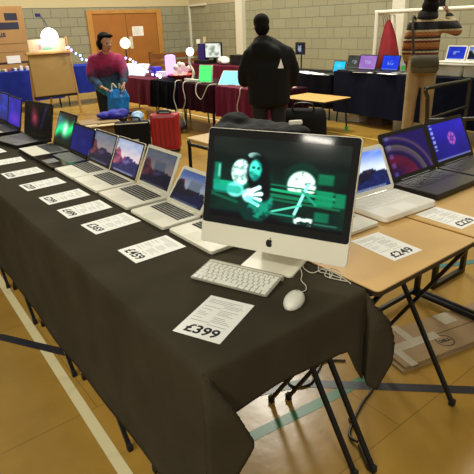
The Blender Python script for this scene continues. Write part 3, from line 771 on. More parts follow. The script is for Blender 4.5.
# low wooden table with green foot
t = thing('low_table', 'low beech table with green rubber feet, right of the man in black', 'table', (4.94, 4.34, 0), R(2))
obj('desktop', P(rrect(-.30, .30, -.42, .42, .02), .452, .475, ch=.002), WOODTOP, t)
obj('edge_band', P(rrect(-.302, .302, -.422, .422, .022), .453, .471), EDGE, t)
for sx in (-1, 1):
    for sy in (-1, 1):
        lg = obj('leg', T([(sx*.24, sy*.36, .455), (sx*.27, sy*.385, .02)], r=.012, n=8), STEEL, t)
        obj('foot_cap', T([(sx*.27, sy*.385, 0), (sx*.27, sy*.385, .06)], r=.028, n=10), GREENF, lg)
# black holdall in front of it
b = thing('holdall', 'black upright bag standing on the floor before the low wooden table', 'bag', (4.32, 3.96, 0), R(-52))
bm = bmesh.new(); loft(bm, [(0, 0, 0, .30, .12), (0, 0, .05, .32, .14), (0, 0, .30, .31, .13), (0, 0, .40, .29, .09), (0, 0, .43, .26, .04)], 24); obj('body', bm, JACKET, b, smooth=True)
obj('strap', T(spline([(-.15, -.05, .41), (-.10, -.06, .50), (.10, -.06, .50), (.15, -.05, .41)]), r=.012), BLKPL, b)
tag(obj('papers', B((5.0, 5.22, 5.0, 5.3, .535, .545), (5.05, 5.3, 5.15, 5.42, .545, .553))), 'pale pink papers on the small wine red table', 'papers').data.materials.append(mat('pink_paper', '#d9b7b4', .7))

# desk behind the desktop computer with a jacket on it
t = thing('desk', 'beech desk with bent black tube legs carrying a crumpled black jacket', 'desk', (1.78, 1.98, 0), 0)
obj('desktop', P(rrect(-.34, .36, -.34, .36, .03), .713, .735, ch=.002), WOODTOP, t)
for x in (-.36, .33): obj('leg_frame', T(spline([(x, .28, 0), (x, .28, .66), (x, .24, .70), (x, -.24, .70), (x, -.28, .66), (x, -.28, 0)], 5), r=.013), STEEL, t)
bm = bmesh.new()
for c_, r_ in (((1.74, 2.24, .77), (.11, .09, .05)), ((1.84, 2.24, .80), (.13, .12, .08)), ((1.95, 2.12, .77), (.18, .14, .05)), ((2.02, 1.95, .76), (.16, .14, .045)), ((1.78, 2.05, .76), (.16, .14, .05)), ((2.02, 1.78, .765), (.13, .12, .05)), ((1.70, 2.16, .77), (.14, .12, .05))): ell(bm, c_, r_)
rn = random.Random(4)
for v_ in bm.verts:
    v_.co += Vector((rn.uniform(-.012, .012), rn.uniform(-.012, .012), rn.uniform(-.008, .012))); v_.co.z = max(v_.co.z, .737)
o = tag(remesh(obj('crumpled_jacket', bm, JACKET), .018, 2), 'crumpled black jacket lying on the desk behind the desktop computer', 'jacket')
tag(obj('white_remote', P(rrect(-.05, .05, -.022, .022, .015), 0, .03, ch=.006), WHT, loc=(2.06, 1.80, .81), rotz=R(-30)), 'small white rounded gadget on the crumpled black jacket', 'gadget')

# tubular metal frame at the right
t = thing('metal_trolley_frame', 'dark metal tubular frame standing in front of the navy table, right edge', 'frame', (4.9, 2.25, 0))
obj('top_rail', T(spline([(-.42, 0, .70), (-.47, 0, .77), (-.40, 0, .80), (.30, 0, .80), (.42, 0, .80), (.45, 0, .72)], 5), r=.022), DKMETAL, t)
obj('post', T([(-.42, 0, .71), (-.38, 0, .46), (-.38, 0, 0)], r=.022), DKMETAL, t)
obj('post', T([(.45, 0, .73), (.45, 0, 0)], r=.022), DKMETAL, t)
obj('lower_rail', T([(-.38, 0, .46), (.45, 0, .50)], r=.014), DKMETAL, t)
obj('lower_rail', T([(-.38, 0, .45), (.15, -.42, .45)], r=.02), DKMETAL, t)
obj('post', T([(.15, -.42, .46), (.15, -.42, 0)], r=.022), DKMETAL, t)

# ---------------------------------------------------------------- things on the navy table
def far_laptop(label, y, w, h, paint, gain, x=5.86, z=.777, tilt=R(15), lid=BLKPL, rot=FW, gz=True):
    return make_laptop(label, (x-.20, y, z), rot, w, .22, h, tilt, paint, base=lid, bezel=lid, bz=.014, chin=.016, gain=gain, nx=20, keys=BLKPL if lid is not WHT else WHTKEY)
far_laptop('small black laptop with cyan screen at the left of the navy table', 4.74, .26, .19, pic_flat((.10, .62, .80), (.2, .85, .95), 50), 1.2, z=.702)
far_laptop('black laptop with dull grey screen beside the cyan one', 4.44, .28, .20, pic_flat((.22, .22, .21), (.34, .34, .31), 52), .8)
far_laptop('laptop with pale pink-violet screen on the navy table', 4.14, .33, .22, pic_flat((.55, .38, .72), (.70, .52, .82), 54), 1., x=5.80)
far_laptop('laptop with vivid blue desktop screen left of the man in striped jumper', 3.78, .31, .22, pic_flat((.06, .16, .75), (.12, .30, .95), 56), 1.1)
far_laptop('low white device with green patch beside the vivid blue laptop', 3.46, .27, .14, lambda s, t: (.25, .62, .28) if s < .4 and t < .6 else (.62, .68, .72), .8, lid=GREYB)
far_laptop('white laptop with blue screen just behind the striped jumper', 2.92, .28, .19, pic_flat((.06, .14, .60), (.10, .25, .85), 58), 1.1, x=6.1, lid=WHT, z=.93)
far_laptop('white framed laptop with purple mountain sunset on clear boxes', 2.62, .29, .19, pic_mountain('blue', False, .9), 1.0, x=6.1, lid=WHT, z=.93)
far_laptop('white laptop with pale screen and dark animal shape at the right edge', 2.30, .29, .17, lambda s, t: (.10, .16, .16) if math.hypot((s-.5)/.28, (t-.45)/.22) < 1 else (.62, .78, .80), .9, x=6.1, lid=WHT, z=.93)
for i, (y, w) in enumerate(((2.80, .40), (2.36, .42))):
    b = thing('clear_storage_box', ['clear plastic storage box behind the jumper man', 'clear plastic storage box at the right edge, below pale laptop'][i], 'box', (5.96, y, .777)); obj('tub', B((-.22, .22, -w/2, w/2, 0, .135), bevel=.015), CLEARP, b); obj('lid', B((-.23, .23, -w/2-.008, w/2+.008, .135, .15), bevel=.005), CLEARP, b)
rn = random.Random(3)
for i, (x, y, z, a) in enumerate(((5.72, 4.9, .703, 10), (5.75, 5.25, .703, -20), (5.8, 5.55, .703, 35), (5.70, 4.05, .777, 5), (5.69, 3.62, .777, -12))):
    tag(obj('leaflet', B((-.11, .11, -.16, .16, 0, .003)), PAPER, loc=(x, y, z), rotz=R(a)), ['loose white leaflet beside the cyan laptop', 'middle loose white leaflet on the black clothed table', 'loose white leaflet farthest left on the black clothed table', 'white leaflet in front of the pink-violet laptop', 'white leaflet in front of the vivid blue laptop'][i], 'leaflet')
tb = thing('tablet', 'black framed tablet on a stand right of the man in black', 'tablet', (5.95, 5.68, .70), FW)
obj('stand', T([(0, .03, 0), (0, .03, .30)], r=.012), BLKPL, tb); obj('base_plate', T([(0, .03, 0), (0, .03, .01)], r=.07, n=16), BLKPL, tb)
obj('frame', P(rrect(-.115, .115, .27, .47, .012), -.006, .006, lambda p: Vector((p.x, -p.z, p.y))), BLKPL, tb)
screen_bm_obj('screen', .19, .16, lambda s, t: (.55, .62, .70) if abs(s-.45) < .22 and .2 < t < .8 and fbm(s*8, t*8, 60) > .38 else (.03, .05, .10), SCR, tb, lambda p: Vector((p.x, -.0072, .29+p.y)), nx=16)
for i, (y, w, m) in enumerate(((4.32, .22, WHT), (3.92, .28, mat('brown_carton', '#5b4334', .8)), (3.0, .12, WHT))):
    tag(obj('carton', B((5.8, 6.1, y-w/2, y+w/2, 0, .17 if i else .18), bevel=.01), m), ['white tub on the floor under the navy table', 'brown carton on the floor under the navy table', 'small white carton on the floor under the navy table right of the man'][i], 'box')
# five a side goal behind
g = thing('goal', 'white five-a-side goal frame standing in front of the block wall', 'goal', (7.6, 4.0, 0))
obj('post', T([(0, 1.37, 0), (0, 1.37, 1.60)], r=.04, n=12), WHITEPAINT, g); obj('post', T([(0, -2.3, 0), (0, -2.3, 1.60)], r=.04, n=12), WHITEPAINT, g)
obj('crossbar', T([(0, 1.41, 1.60), (0, -2.34, 1.60)], r=.035, n=12), WHITEPAINT, g)
obj('back_stay', T([(0, 1.37, 1.58), (.45, 1.32, 1.55), (.7, 1.30, 0)], r=.02), WHITEPAINT, g)
bm = bmesh.new()
for i in range(4): tube(bm, spline([(.02, 1.32-.06*i, 1.57), (.10, 1.28-.06*i, 1.35-.03*i), (.35, 1.30-.08*i, .1)]), .005, 5)
obj('net', bm, mat('brown_net', '#7a5c44', .8), g)
bm = bmesh.new(); loft(bm, [(0, 0, -.82, .20, .24), (0, .0, -.5, .15, .18), (0, .02, -.25, .10, .13), (0, .05, -.05, .05, .07), (0, .06, .03, .02, .03)], 22)
rn = random.Random(9)
for v_ in bm.verts:
    a = math.atan2(v_.co.y, v_.co.x); v_.co.x *= 1+.12*sin(7*a); v_.co.y *= 1+.12*sin(7*a)
tag(obj('hanging_net_bundle', bm, REDC, smooth=True, loc=(7.66, 5.10, 1.44)), 'red fabric bundle hanging from the goal crossbar', 'fabric')

# ---------------------------------------------------------------- lights and bits on the maroon tables
def panel(name, label, x, y, z, w, h, lean, rot, em, frame=WHT):
    t = thing(name, label, 'lamp', (x, y, z), rot); s_, c_ = sin(lean), cos(lean)
    f = lambda p: Vector((p.x, p.y*s_-p.z*c_, p.y*c_+p.z*s_))
    obj('housing', P(rrect(-w/2, w/2, 0, h, .015), -.02, 0, f), frame, t); obj('light_face', P(rrect(-w/2+.01, w/2-.01, .01, h-.01, .012), 0, .002, f), em, t)
    obj('stand_foot', B((-.06, .06, 0, .12, -.0, .01)), frame, t); return t
panel('light_panel', 'slanted white glowing panel on the red maroon table', 3.80, 7.85, .695, .62, .26, R(40), R(-75), emis('cool_white_glow', '#d3dcff', 1.5))
panel('light_panel', 'upright green-yellow glowing panel on the plum table', 3.80, 5.50, .717, .27, .25, R(8), R(-80), emis('green_glow', '#4fe873', 1.25))
panel('light_panel', 'slanted cyan-white glowing panel beside the man in black', 3.82, 4.88, .717, .46, .24, R(42), R(-70), emis('cyan_glow', '#86e4ff', 1.3))
l = thing('lava_lamp', 'glowing violet cylinder lamp on the black draped table', 'lamp', (3.9, 6.62, .717)); bm = bmesh.new(); lathe(bm, [(0, .07), (.03, .075), (.05, .06)]); obj('base', bm, PURPLE, l); bm = bmesh.new(); lathe(bm, [(.05, .085), (.2, .09), (.34, .085), (.36, .05)]); obj('tube', bm, emis('violet_glow', '#b79aff', 2.2), l)
l = thing('bulb_lamp', 'white globe bulb on a bent white stalk', 'lamp', (3.85, 5.93, .717)); obj('stalk', T(spline([(0, 0, 0), (.02, -.03, .12), (-.01, .02, .25), (0, 0, .37)]), r=.018), WHT, l); bm = bmesh.new(); ell(bm, (0, 0, .42), .06); obj('bulb', bm, emis('bulb_glow', '#fff2f2', 5), l); bm = bmesh.new(); lathe(bm, [(0, .06), (.015, .055), (.02, .02)]); obj('base', bm, WHT, l)
bw = thing('bowl', 'red bowl holding pale baubles', 'bowl', (3.85, 6.22, .717)); bm = bmesh.new(); lathe(bm, [(0, .10), (.01, .12), (.07, .22), (.08, .225), (.075, .21), (.02, .1)]); obj('shell', bm, mat('red_bowl', '#b0342c', .4), bw)
rn = random.Random(11); bmats = [emis('warm_bauble', '#ffd9c4', .9), emis('pink_bauble', '#ffc0c8', .7), mat('white_bauble', '#e6dcd6', .3)]
bb = None
for i in range(14):
    a = rn.uniform(0, 6.28); r_ = rn.uniform(.02, .15); bm = bmesh.new(); ell(bm, (0, 0, 0), .045, 10, 8)
    tag(obj('bauble', bm, bmats[i % 3], smooth=True, loc=(3.85+r_*cos(a), 6.22+r_*sin(a), .717+.10+.07*(i % 3)*(1-r_*4))), 'pale bauble heaped in the red bowl', 'bauble', 'baubles in the red bowl')
rn = random.Random(12)
for i, (c_, z_) in enumerate((('#b53a44', 6.45), ('#e8d6cf', 6.40), ('#c9405a', 6.36), ('#d8c8ee', 6.5))):
    pass
def lead(label, y, k, x=3.57, z0=.72, z1=.12):
    cable('hanging_lead', label, [(x+.12, y+.03, z0+.012), (x+.0, y, z0+.008), (x-.03, y-.01, z0-.08), (x-.03, y+.05*k, z0-.25), (x-.04, y-.04*k, z1+.16), (x-.06, y+.05*k, z1), (x-.10, y+.05, .008)], .0065, CABW)
lead('white lead hanging down the black drape, left of the pair', 5.95, 1); lead('white lead hanging down the plum cloth, right of the pair', 5.72, -1); lead('white lead hanging over the wine cloth by the man in black', 4.42, 1, 3.62)
cable('hanging_lead', 'short white lead looping under the green panel', [(3.70, 5.45, .725), (3.60, 5.42, .72), (3.55, 5.38, .60), (3.56, 5.28, .52), (3.57, 5.20, .60), (3.60, 5.12, .72), (3.72, 5.10, .725)], .0065, CABW)
tag(obj('power_strip', B((3.72, 3.78, 5.6, 5.95, .717, .757), bevel=.008), WHT), 'white mains power strip on the plum table by the bulb lamp', 'power strip')
for i, (y, c_) in enumerate(((7.35, '#3b2fd0'), (7.15, '#e9ddf5'))):
    tag(obj('small_box', B((3.95, 4.1, y-.08, y+.08, .692, .692+(.16 if not i else .09)), bevel=.01), mat('trinket_box', c_, .4)), ['small violet box on the red maroon table', 'small pale box on the red maroon table'][i], 'box')
# string lights from the easel and over the table
def fairy(label, pts, n, seed):
    t = thing('string_lights', label, 'lights', pts[0]); sp = spline([Vector(p)-Vector(pts[0]) for p in pts], 8); obj('wire', T(sp, r=.004, n=5), CABB, t)
    rn = random.Random(seed); ms_ = [emis('violet_bulb', '#b9a0ff', 6), emis('blue_bulb', '#8fb0ff', 6), emis('white_bulb', '#f4efff', 7)]
    for i in range(n):
        p = sp[int(i*(len(sp)-1)/(n-1))]; bm = bmesh.new(); ell(bm, (0, 0, 0), .022, 8, 6); o = obj('bulb', bm, ms_[rn.randrange(3)], t); o.location = p+Vector((rn.uniform(-.03, .03), rn.uniform(-.03, .03), rn.uniform(-.03, .02)))
fairy('string of violet fairy lights between the easel and the bending woman', [(2.95, 8.62, 1.24), (3.09, 8.6, 1.10), (3.25, 8.6, .98), (3.5, 8.7, .93), (3.9, 8.5, .90)], 12, 1)
fairy('string of violet fairy lights draped over the red maroon table', [(3.95, 8.3, 1.0), (3.95, 8.05, .92), (3.95, 7.7, .86), (3.9, 7.3, .76), (3.85, 6.95, .74), (3.8, 6.78, .73)], 12, 2)

# back corner
bn = thing('wooden_bench', 'brown slatted wooden bench standing against the back wall by the door', 'bench', (7.45, 12.0, 0))
obj('backrest', B((-.85, .85, .30, .34, .50, .60), (-.85, .85, .28, .32, .66, .80), (-.85, .85, .26, .30, .38, .47), bevel=.008), BENCHW, bn); obj('seat', B((-.85, .85, -.2, .25, .36, .40), bevel=.008), BENCHW, bn)
for x in (-.82, .82): obj('side_frame', B((x-.04, x+.04, -.2, -.12, 0, .38), (x-.04, x+.04, .24, .32, 0, .86), (x-.04, x+.04, -.2, .3, .30, .36)), BENCHW, bn)
mo = thing('monitor', 'monitor with pale white picture on the back maroon table', 'monitor', (6.05, 8.42, .722), R(-75)); obj('foot', T([(0, .05, 0), (0, .05, .012)], r=.10, n=16), BLKPL, mo); obj('neck', B((-.03, .03, .04, .07, 0, .2)), BLKPL, mo)
fm = lambda p: Vector((p.x, -p.z, p.y)); obj('frame', P(rrect(-.23, .23, .11, .43, .01), -.03, .005, fm), BLKPL, mo)
screen_bm_obj('screen', .42, .28, lambda s, t: mix((.55, .58, .52), (.95, .97, .92), sm(.3, .6, fbm(s*4, t*4, 70))), SCR, mo, lambda p: Vector((p.x, -.0065, .13+p.y)), nx=16)
tag(obj('purple_speaker', B((5.95, 6.1, 8.66, 8.86, .722, 1.13), bevel=.015), PURPLE), 'tall dark purple box left of the monitor', 'box')
tag(obj('white_cup', P([(5.95+.045*cos(a*pi/6), 8.82+.045*sin(a*pi/6)) for a in range(12)], 1.131, 1.22), WHT), 'white cup on top of the tall purple box, left one', 'cup')
tag(obj('cream_bottle', P([(6.05+.035*cos(a*pi/6), 8.72+.035*sin(a*pi/6)) for a in range(12)], 1.131, 1.26), PALEB), 'cream bottle on top of the tall purple box', 'bottle')
tag(obj('keyboard_stand', B((5.85, 6.1, 8.45, 8.9, .722, .80), bevel=.01), BLKPL), 'flat black box lying in front of the monitor', 'box')
tag(obj('black_speaker', B((6.0, 6.2, 7.48, 7.78, .722, .92), bevel=.012), BLKPL), 'black cube speaker left of the man in black, back table', 'speaker')
bm = bmesh.new(); ell(bm, (6.05, 8.05, .80), (.12, .16, .085)); ell(bm, (6.0, 7.92, .77), (.1, .1, .05))
tag(remesh(obj('white_soft_toy', bm, WHT), .03, 2), 'white soft bundle between the monitor and black speaker', 'bundle')

# ---------------------------------------------------------------- left background: easel, tall carton
e = thing('easel', 'tan artist easel board leaning on its wooden legs, far left', 'easel', (2.66, 8.8, 0), 0)
obj('lower_board', B((-.38, .38, -.04, .0, .40, 1.12), bevel=.01), TAN, e)
obj('ledge', B((-.42, .42, -.09, .01, 1.12, 1.16), bevel=.008), EASELW, e)
up_ = obj('upper_board', B((-.34, .34, -.01, .02, 1.16, 1.37), bevel=.005), PALEB, e)
rn = random.Random(2); bm = bmesh.new(); 
obj('green_sketch', B((-.10, .08, -.012, -.0105, 1.19, 1.24)), mat('green_ink', '#5e8d6c', .7), up_); obj('pink_sketch', B((-.16, -.11, -.012, -.0105, 1.2, 1.29)), mat('pink_ink', '#b06a72', .7), up_)
obj('leg', T([(.37, .02, 1.40), (.43, .03, .3), (.46, .04, 0)], r=.022, n=6), EASELW, e); obj('leg', T([(-.36, .02, 1.0), (-.42, .04, 0)], r=.022, n=6), EASELW, e)
obj('leg', T([(0, .05, 1.3), (.05, .55, 0)], r=.022, n=6), EASELW, e); obj('base_strap', B((-.4, .4, -.045, .01, .36, .40)), BLKPL, e)
cl = thing('clip_lamp', 'blazing clip lamp on a bent arm above the tan easel', 'lamp', (2.62, 8.72, 1.37)); obj('arm', T(spline([(.08, .07, 0), (.1, .08, .2), (-.02, .0, .37), (-.08, -.02, .39)]), r=.012), BLKPL, cl)
bm = bmesh.new(); ell(bm, (.055, -.09, .03), (.15, .09, .15)); obj('bulb', bm, emis('lamp_glow', '#fbfaff', 14), cl)  # oversized bulb, the lamp's glare is built into its shape
obj('clamp', B((-.1, -.02, -.04, .02, .36, .42), bevel=.01), PURPLE, cl)
lm = thing('table_lamp', 'bright warm globe lamp just behind the bending woman', 'lamp', (4.0, 8.4, .692)); obj('base', T([(0, 0, 0), (0, 0, .02)], r=.08, n=14), BLKPL, lm); obj('stem', T([(0, 0, .02), (0, 0, .48)], r=.012), BLKPL, lm); bm = bmesh.new(); ell(bm, (0, 0, .545), .095); obj('globe', bm, emis('warm_glow', '#ffdc9a', 5), lm)
ca = thing('tall_carton', 'tall brown carton with dark printing standing behind the blue table', 'box', (2.05, 11.4, 0))
obj('body', B((-1.2, 1.02, -.15, .25, 0, 2.02), bevel=.01), CARD2, ca)
pr = obj('printed_bars', B((.62, .88, -.152, -.1505, 1.74, 1.88), (.40, .88, -.152, -.1505, 1.56, 1.70)), LETTERBROWN, ca)
text_obj('printed_letters', 'us', .17, LETTERBROWN, ca, Matrix.Translation((.50, -.152, 1.47)) @ Matrix.Rotation(pi/2, 4, 'X'), bold=.004)
obj('printed_lines', B((.30, .95, -.152, -.1505, 1.27, 1.285), (.30, .90, -.152, -.1505, 1.10, 1.11), (.62, .63, -.152, -.1505, .9, 1.05)), mat('faded_print', '#7d5a33', .8), ca)
tag(obj('white_sign', B((2.29, 2.55, 10.24, 10.262, .93, 1.07)), PAPER), 'white blank sheet propped up on the blue table', 'sign')
tag(obj('display_shelf', B((1.2, 2.80, 10.35, 10.55, .91, .945), (1.2, 1.24, 10.35, 10.55, .792, .91), (2.76, 2.80, 10.35, 10.55, .792, .91), (1.98, 2.02, 10.35, 10.55, .792, .91)), mat('dark_brown_shelf', '#2c1f16', .6)), 'low dark brown shelf on the blue table behind the sheet', 'shelf')
rn = random.Random(21); cc = ['#d8d2c4', '#6f8f4a', '#b4643c', '#3a4a8c', '#e0c9b0', '#8c2f3a', '#c7b24a', '#f0ece2']
for i in range(22):
    x = 1.55+i*.052+rn.uniform(-.01, .01); y = rn.uniform(9.98, 10.2); s_ = rn.uniform(.02, .03); h_ = rn.uniform(.03, .09)
    bm = B((-s_, s_, -s_, s_, 0, h_), bevel=.006)
    tag(obj('trinket', bm, mat('trinket_paint', cc[rn.randrange(8)], .5), loc=(x, y, .792), rotz=rn.uniform(0, 1.5)), 'small coloured trinket in the row along the blue table', 'trinket', 'trinkets on the blue table')

# ---------------------------------------------------------------- luggage on the floor
s = thing('suitcase', 'red hard-shell suitcase standing on the floor behind the laptops', 'suitcase', (2.68, 4.82, 0), R(-38))
obj('shell', B((-.185, .185, -.10, .10, .03, .49), bevel=.045), REDPL, s)
bm = bmesh.new()
for i in range(5): box(bm, -.13+.06*i, -.115+.06*i, -.103, -.099, .08, .42)
obj('ribs', bm, mat('dark_red_rib', '#7f141b', .4), s); obj('handle', T(spline([(-.08, -.04, .485), (-.06, -.04, .52), (.06, -.04, .52), (.08, -.04, .485)]), r=.014), BLKPL, s); obj('handle_plate', P(rrect(-.10, .10, -.06, .06, .03), .488, .496), BLKPL, s)
obj('zip', B((-.187, .187, -.008, .008, .06, .46), (-.15, .15, -.008, .008, .49, .493)), BLKPL, s)
for x in (-.15, .15):
    for y in (-.07, .07): obj('wheel', T([(x-.012, y, .022), (x+.012, y, .022)], r=.022, n=12), RUB, s)
s = thing('suitcase', 'black soft carry case with pale piping beside the red suitcase', 'suitcase', (2.31, 5.02, 0), R(-28))
obj('shell', B((-.22, .22, -.10, .10, .02, .41), bevel=.035), JACKET, s); obj('piping', T([(-.20, -.102, .40), (.20, -.102, .40)], [(-.205, -.08, .405), (-.218, -.08, .1)], r=.006), CABW, s)
obj('handle', T(spline([(-.10, 0, .41), (-.08, 0, .455), (.08, 0, .455), (.10, 0, .41)]), r=.012), BLKPL, s); obj('badge', B((.0, .07, -.106, -.10, .18, .20)), ALU, s)
b = thing('open_carton', 'open brown cardboard box left of the black case', 'box', (2.12, 5.62, 0), R(-15)); obj('body', B((-.26, .26, -.18, .18, 0, .37), bevel=.006), CARD, b); obj('flap', B((-.27, .26, -.30, -.18, .345, .352), (-.27, -.05, -.28, -.18, .352, .36)), PALEB, b)
bm = bmesh.new()
for c_, r_ in (((2.36, 5.66, .41), (.11, .11, .07)), ((2.47, 5.60, .42), (.08, .09, .07)), ((2.24, 5.70, .41), (.09, .1, .05)), ((2.42, 5.56, .40), (.10, .06, .04))): ell(bm, c_, r_)
rn = random.Random(5)
for v_ in bm.verts: v_.co += Vector((rn.uniform(-.02, .02), rn.uniform(-.02, .02), rn.uniform(-.005, .02)))
tag(remesh(obj('blue_fabric', bm, ROYAL), .02, 2), 'royal blue fabric bundled on the open cardboard box', 'fabric')
bm = bmesh.new(); ell(bm, (2.70, 5.62, .36), (.10, .09, .07)); ell(bm, (2.66, 5.55, .34), (.07, .06, .05))
tag(remesh(obj('blue_white_package', bm, mat('blue_white_wrap', '#8fb4e0', .5, noise=.6, nscale=16)), .015, 1), 'blue and white package behind the black case', 'package')
st = thing('stool', 'low dark stool carrying the blue and white package', 'stool', (2.72, 5.62, 0)); obj('seat', P([(.16*cos(a*pi/8), .16*sin(a*pi/8)) for a in range(16)], .25, .28), GREYB, st)
for a in (.5, 2.6, 4.7): obj('leg', T([(.12*cos(a), .12*sin(a), .25), (.15*cos(a), .15*sin(a), 0)], r=.012), STEEL, st)
for i, (x, y, a, w) in enumerate(((3.36, 6.95, 20, .3), (3.40, 6.55, -35, .28))):
    tag(obj('yellow_crate', B((-w/2, w/2, -.09, .09, 0, .06), (-w/2, -w/2+.02, -.09, .09, .06, .2), (w/2-.02, w/2, -.09, .09, .06, .2), bevel=.008), YELL, loc=(x, y, 0), rotz=R(a)), ['yellow plastic tray on the floor behind the blue and white package', 'yellow plastic tray on the floor in front of the black drape'][i], 'tray')
sb = thing('shoulder_bag_heap', 'dark patterned bag heaped on the floor behind the red suitcase', 'bag', (3.2, 5.9, 0)); bm = bmesh.new(); ell(bm, (0, 0, .14), (.25, .2, .14)); ell(bm, (.2, -.15, .1), (.15, .13, .1)); remesh(obj('body', bm, mat('patterned_bag', '#4b3b4a', .8, noise=.5, nscale=25), sb), .025, 2)
obj('strap', T(spline([(-.1, 0, .25), (0, -.05, .34), (.15, -.05, .24)]), r=.012), BLKPL, sb)
# ---------------------------------------------------------------- people
def limb(bm, pts, rs, n=14):
    sp = [Vector(p) for p in pts]
    out, rr = [], []
    for i in range(len(sp)-1):
        for j in range(6):
            t = j/6; out.append(sp[i].lerp(sp[i+1], t)); rr.append(rs[i]+(rs[i+1]-rs[i])*t)
    out.append(sp[-1]); rr.append(rs[-1])
    tube(bm, out, rr, n)
    for p, r in zip(sp, rs): ell(bm, p, r*.99, 12, 8)
def hand(bm, wrist, d, palm_n, side, curl=.5, s=1.):
    """palm, four unequal bent fingers and a thumb; d: towards the fingers, palm_n: out of the palm, side: towards the thumb"""
    d = Vector(d).normalized(); n = Vector(palm_n).normalized(); sd = Vector(side).normalized(); w = Vector(wrist)
    for k in range(4):
        c = w+d*(.02+.02*k)*s; 
        for q in (-1, 0, 1): ell(bm, c+sd*q*.022*s, (.017*s,)*3, 8, 6)
    for i, L in enumerate((.072, .08, .075, .058)):
        b = w+d*.085*s+sd*(.033-.022*i)*s; p1 = b+d*L*.45*s+n*curl*.015*s; p2 = p1+(d*(1-curl)+n*curl).normalized()*L*.3*s; p3 = p2+(d*(1-1.4*curl)+n*curl*1.3).normalized()*L*.25*s
        tube(bm, [b-d*.03*s, b, p1, p2, p3], [.0095*s, .0095*s, .009*s, .008*s, .007*s], 8)
    b = w+d*.025*s+sd*.03*s; tube(bm, [b-sd*.01*s, b+sd*.025*s+d*.02*s+n*.01*s, b+sd*.04*s+d*.05*s+n*.02*s, b+sd*.04*s+d*.075*s+n*.028*s], [.012*s, .011*s, .010*s, .008*s], 8)
def head(bm, c, fwd, s=1., down=0):
    """skull, jaw, nose, brow, ears around centre c, looking along fwd (horizontal)"""
    F = Vector(fwd).normalized(); F = (F-Vector((0, 0, 1))*math.tan(down)).normalized(); X_ = F.cross(Vector((0, 0, 1))).normalized(); U_ = X_.cross(F)
    M = Matrix((X_, F, U_)).transposed(); c = Vector(c)
    def e(o, r):
        m = Matrix.Translation(c+M @ Vector([v*s for v in o])) @ M.to_4x4() @ Matrix.Diagonal((*[v*s for v in r], 1))
        bmesh.ops.create_uvsphere(bm, u_segments=16, v_segments=12, radius=1, matrix=m)
    e((0, 0, .03), (.074, .094, .086)); e((0, .03, -.055), (.055, .058, .062)); e((0, .05, -.092), (.028, .03, .022)); e((0, .055, -.02), (.06, .045, .06))
    e((0, .102, -.025), (.012, .02, .018)); e((0, .094, .0), (.008, .012, .025)); e((0, .085, .022), (.045, .012, .009)); e((.075, .0, -.01), (.012, .022, .032)); e((-.075, .0, -.01), (.012, .022, .032))
    e((0, .088, -.062), (.022, .008, .006)); e((0, .085, -.072), (.018, .008, .006))
    return lambda o: c+M @ Vector([v*s for v in o])

# --- man in black, seen from behind (x to the picture's right, y away)
p = thing('person', 'person in a bulky black hooded jacket with short dark hair, seen from behind', 'person', (3.47, 3.69, 0), R(-40))
bm = bmesh.new(); H = head(bm, (-.08, .04, 1.465), (-.15, 1, 0), 1.0, .25); limb(bm, [(-.04, .02, 1.22), (-.07, .03, 1.40)], [.06, .055])
limb(bm, [(-.20, .02, 1.14), (-.28, .10, .93), (-.22, .32, .86)], [.05, .042, .03]); limb(bm, [(.20, .02, 1.14), (.27, .08, .93), (.24, .30, .80)], [.05, .042, .03])
loft(bm, [(0, 0, .78, .15, .10), (0, 0, .95, .14, .09), (0, 0, 1.2, .16, .09), (0, 0, 1.3, .08, .07)]); limb(bm, [(-.09, 0, .8), (-.10, .02, .45), (-.10, .0, .08)], [.08, .055, .04]); limb(bm, [(.09, 0, .8), (.10, .02, .45), (.10, 0, .08)], [.08, .055, .04])
hand(bm, (.24, .31, .79), (-.2, 1, -.2), (0, 0, -1), (-1, -.2, 0)); hand(bm, (-.22, .33, .85), (.2, 1, -.1), (0, 0, -1), (1, -.2, 0))
remesh(obj('body', bm, SKIN, p), .009, 2)
bm = bmesh.new(); ell(bm, H((0, -.022, .045)), (.092, .106, .09)); ell(bm, H((0, -.055, -.03)), (.084, .07, .085)); remesh(obj('hair', bm, HAIRB, p), .011, 2)
bm = bmesh.new(); loft(bm, [(.0, 0, .60, .22, .17), (.0, 0, .64, .25, .19), (0, 0, .85, .25, .19), (0, 0, 1.05, .26, .18), (0, 0, 1.16, .27, .16), (-.01, .0, 1.25, .23, .13), (-.03, .01, 1.31, .15, .11), (-.06, .02, 1.36, .09, .08)], 28)
limb(bm, [(-.21, .0, 1.17), (-.28, .05, 1.0), (-.29, .12, .88), (-.22, .30, .86)], [.085, .085, .082, .06]); limb(bm, [(.21, .0, 1.17), (.27, .04, 1.0), (.28, .1, .88), (.25, .27, .80)], [.085, .085, .082, .06])
ell(bm, (-.08, -.12, 1.24), (.13, .085, .10)); ell(bm, (.0, -.13, 1.19), (.13, .07, .09)); ell(bm, (-.06, -.05, 1.33), (.10, .09, .05))
rn = random.Random(1)
for v_ in bm.verts: v_.co += Vector((rn.uniform(-1, 1), rn.uniform(-1, 1), rn.uniform(-1, 1)))*.006
remesh(obj('jacket', bm, JACKET, p), .018, 3)
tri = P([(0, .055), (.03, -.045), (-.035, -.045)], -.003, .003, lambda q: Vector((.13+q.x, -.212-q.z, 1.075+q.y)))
o = obj('bright_spot_patch', tri, mat('bright_spot_white', '#ffffff', .4), p); o['label'] = 'white triangle painted as a bright spot of light'  # white patch added to stand for a bright spot of light
bm = bmesh.new(); limb(bm, [(-.10, 0, .82), (-.11, .02, .45), (-.11, .0, .06)], [.115, .09, .075]); limb(bm, [(.10, 0, .82), (.11, .02, .45), (.11, 0, .06)], [.115, .09, .075]); remesh(obj('trousers', bm, DARKTR, p), .018, 2)
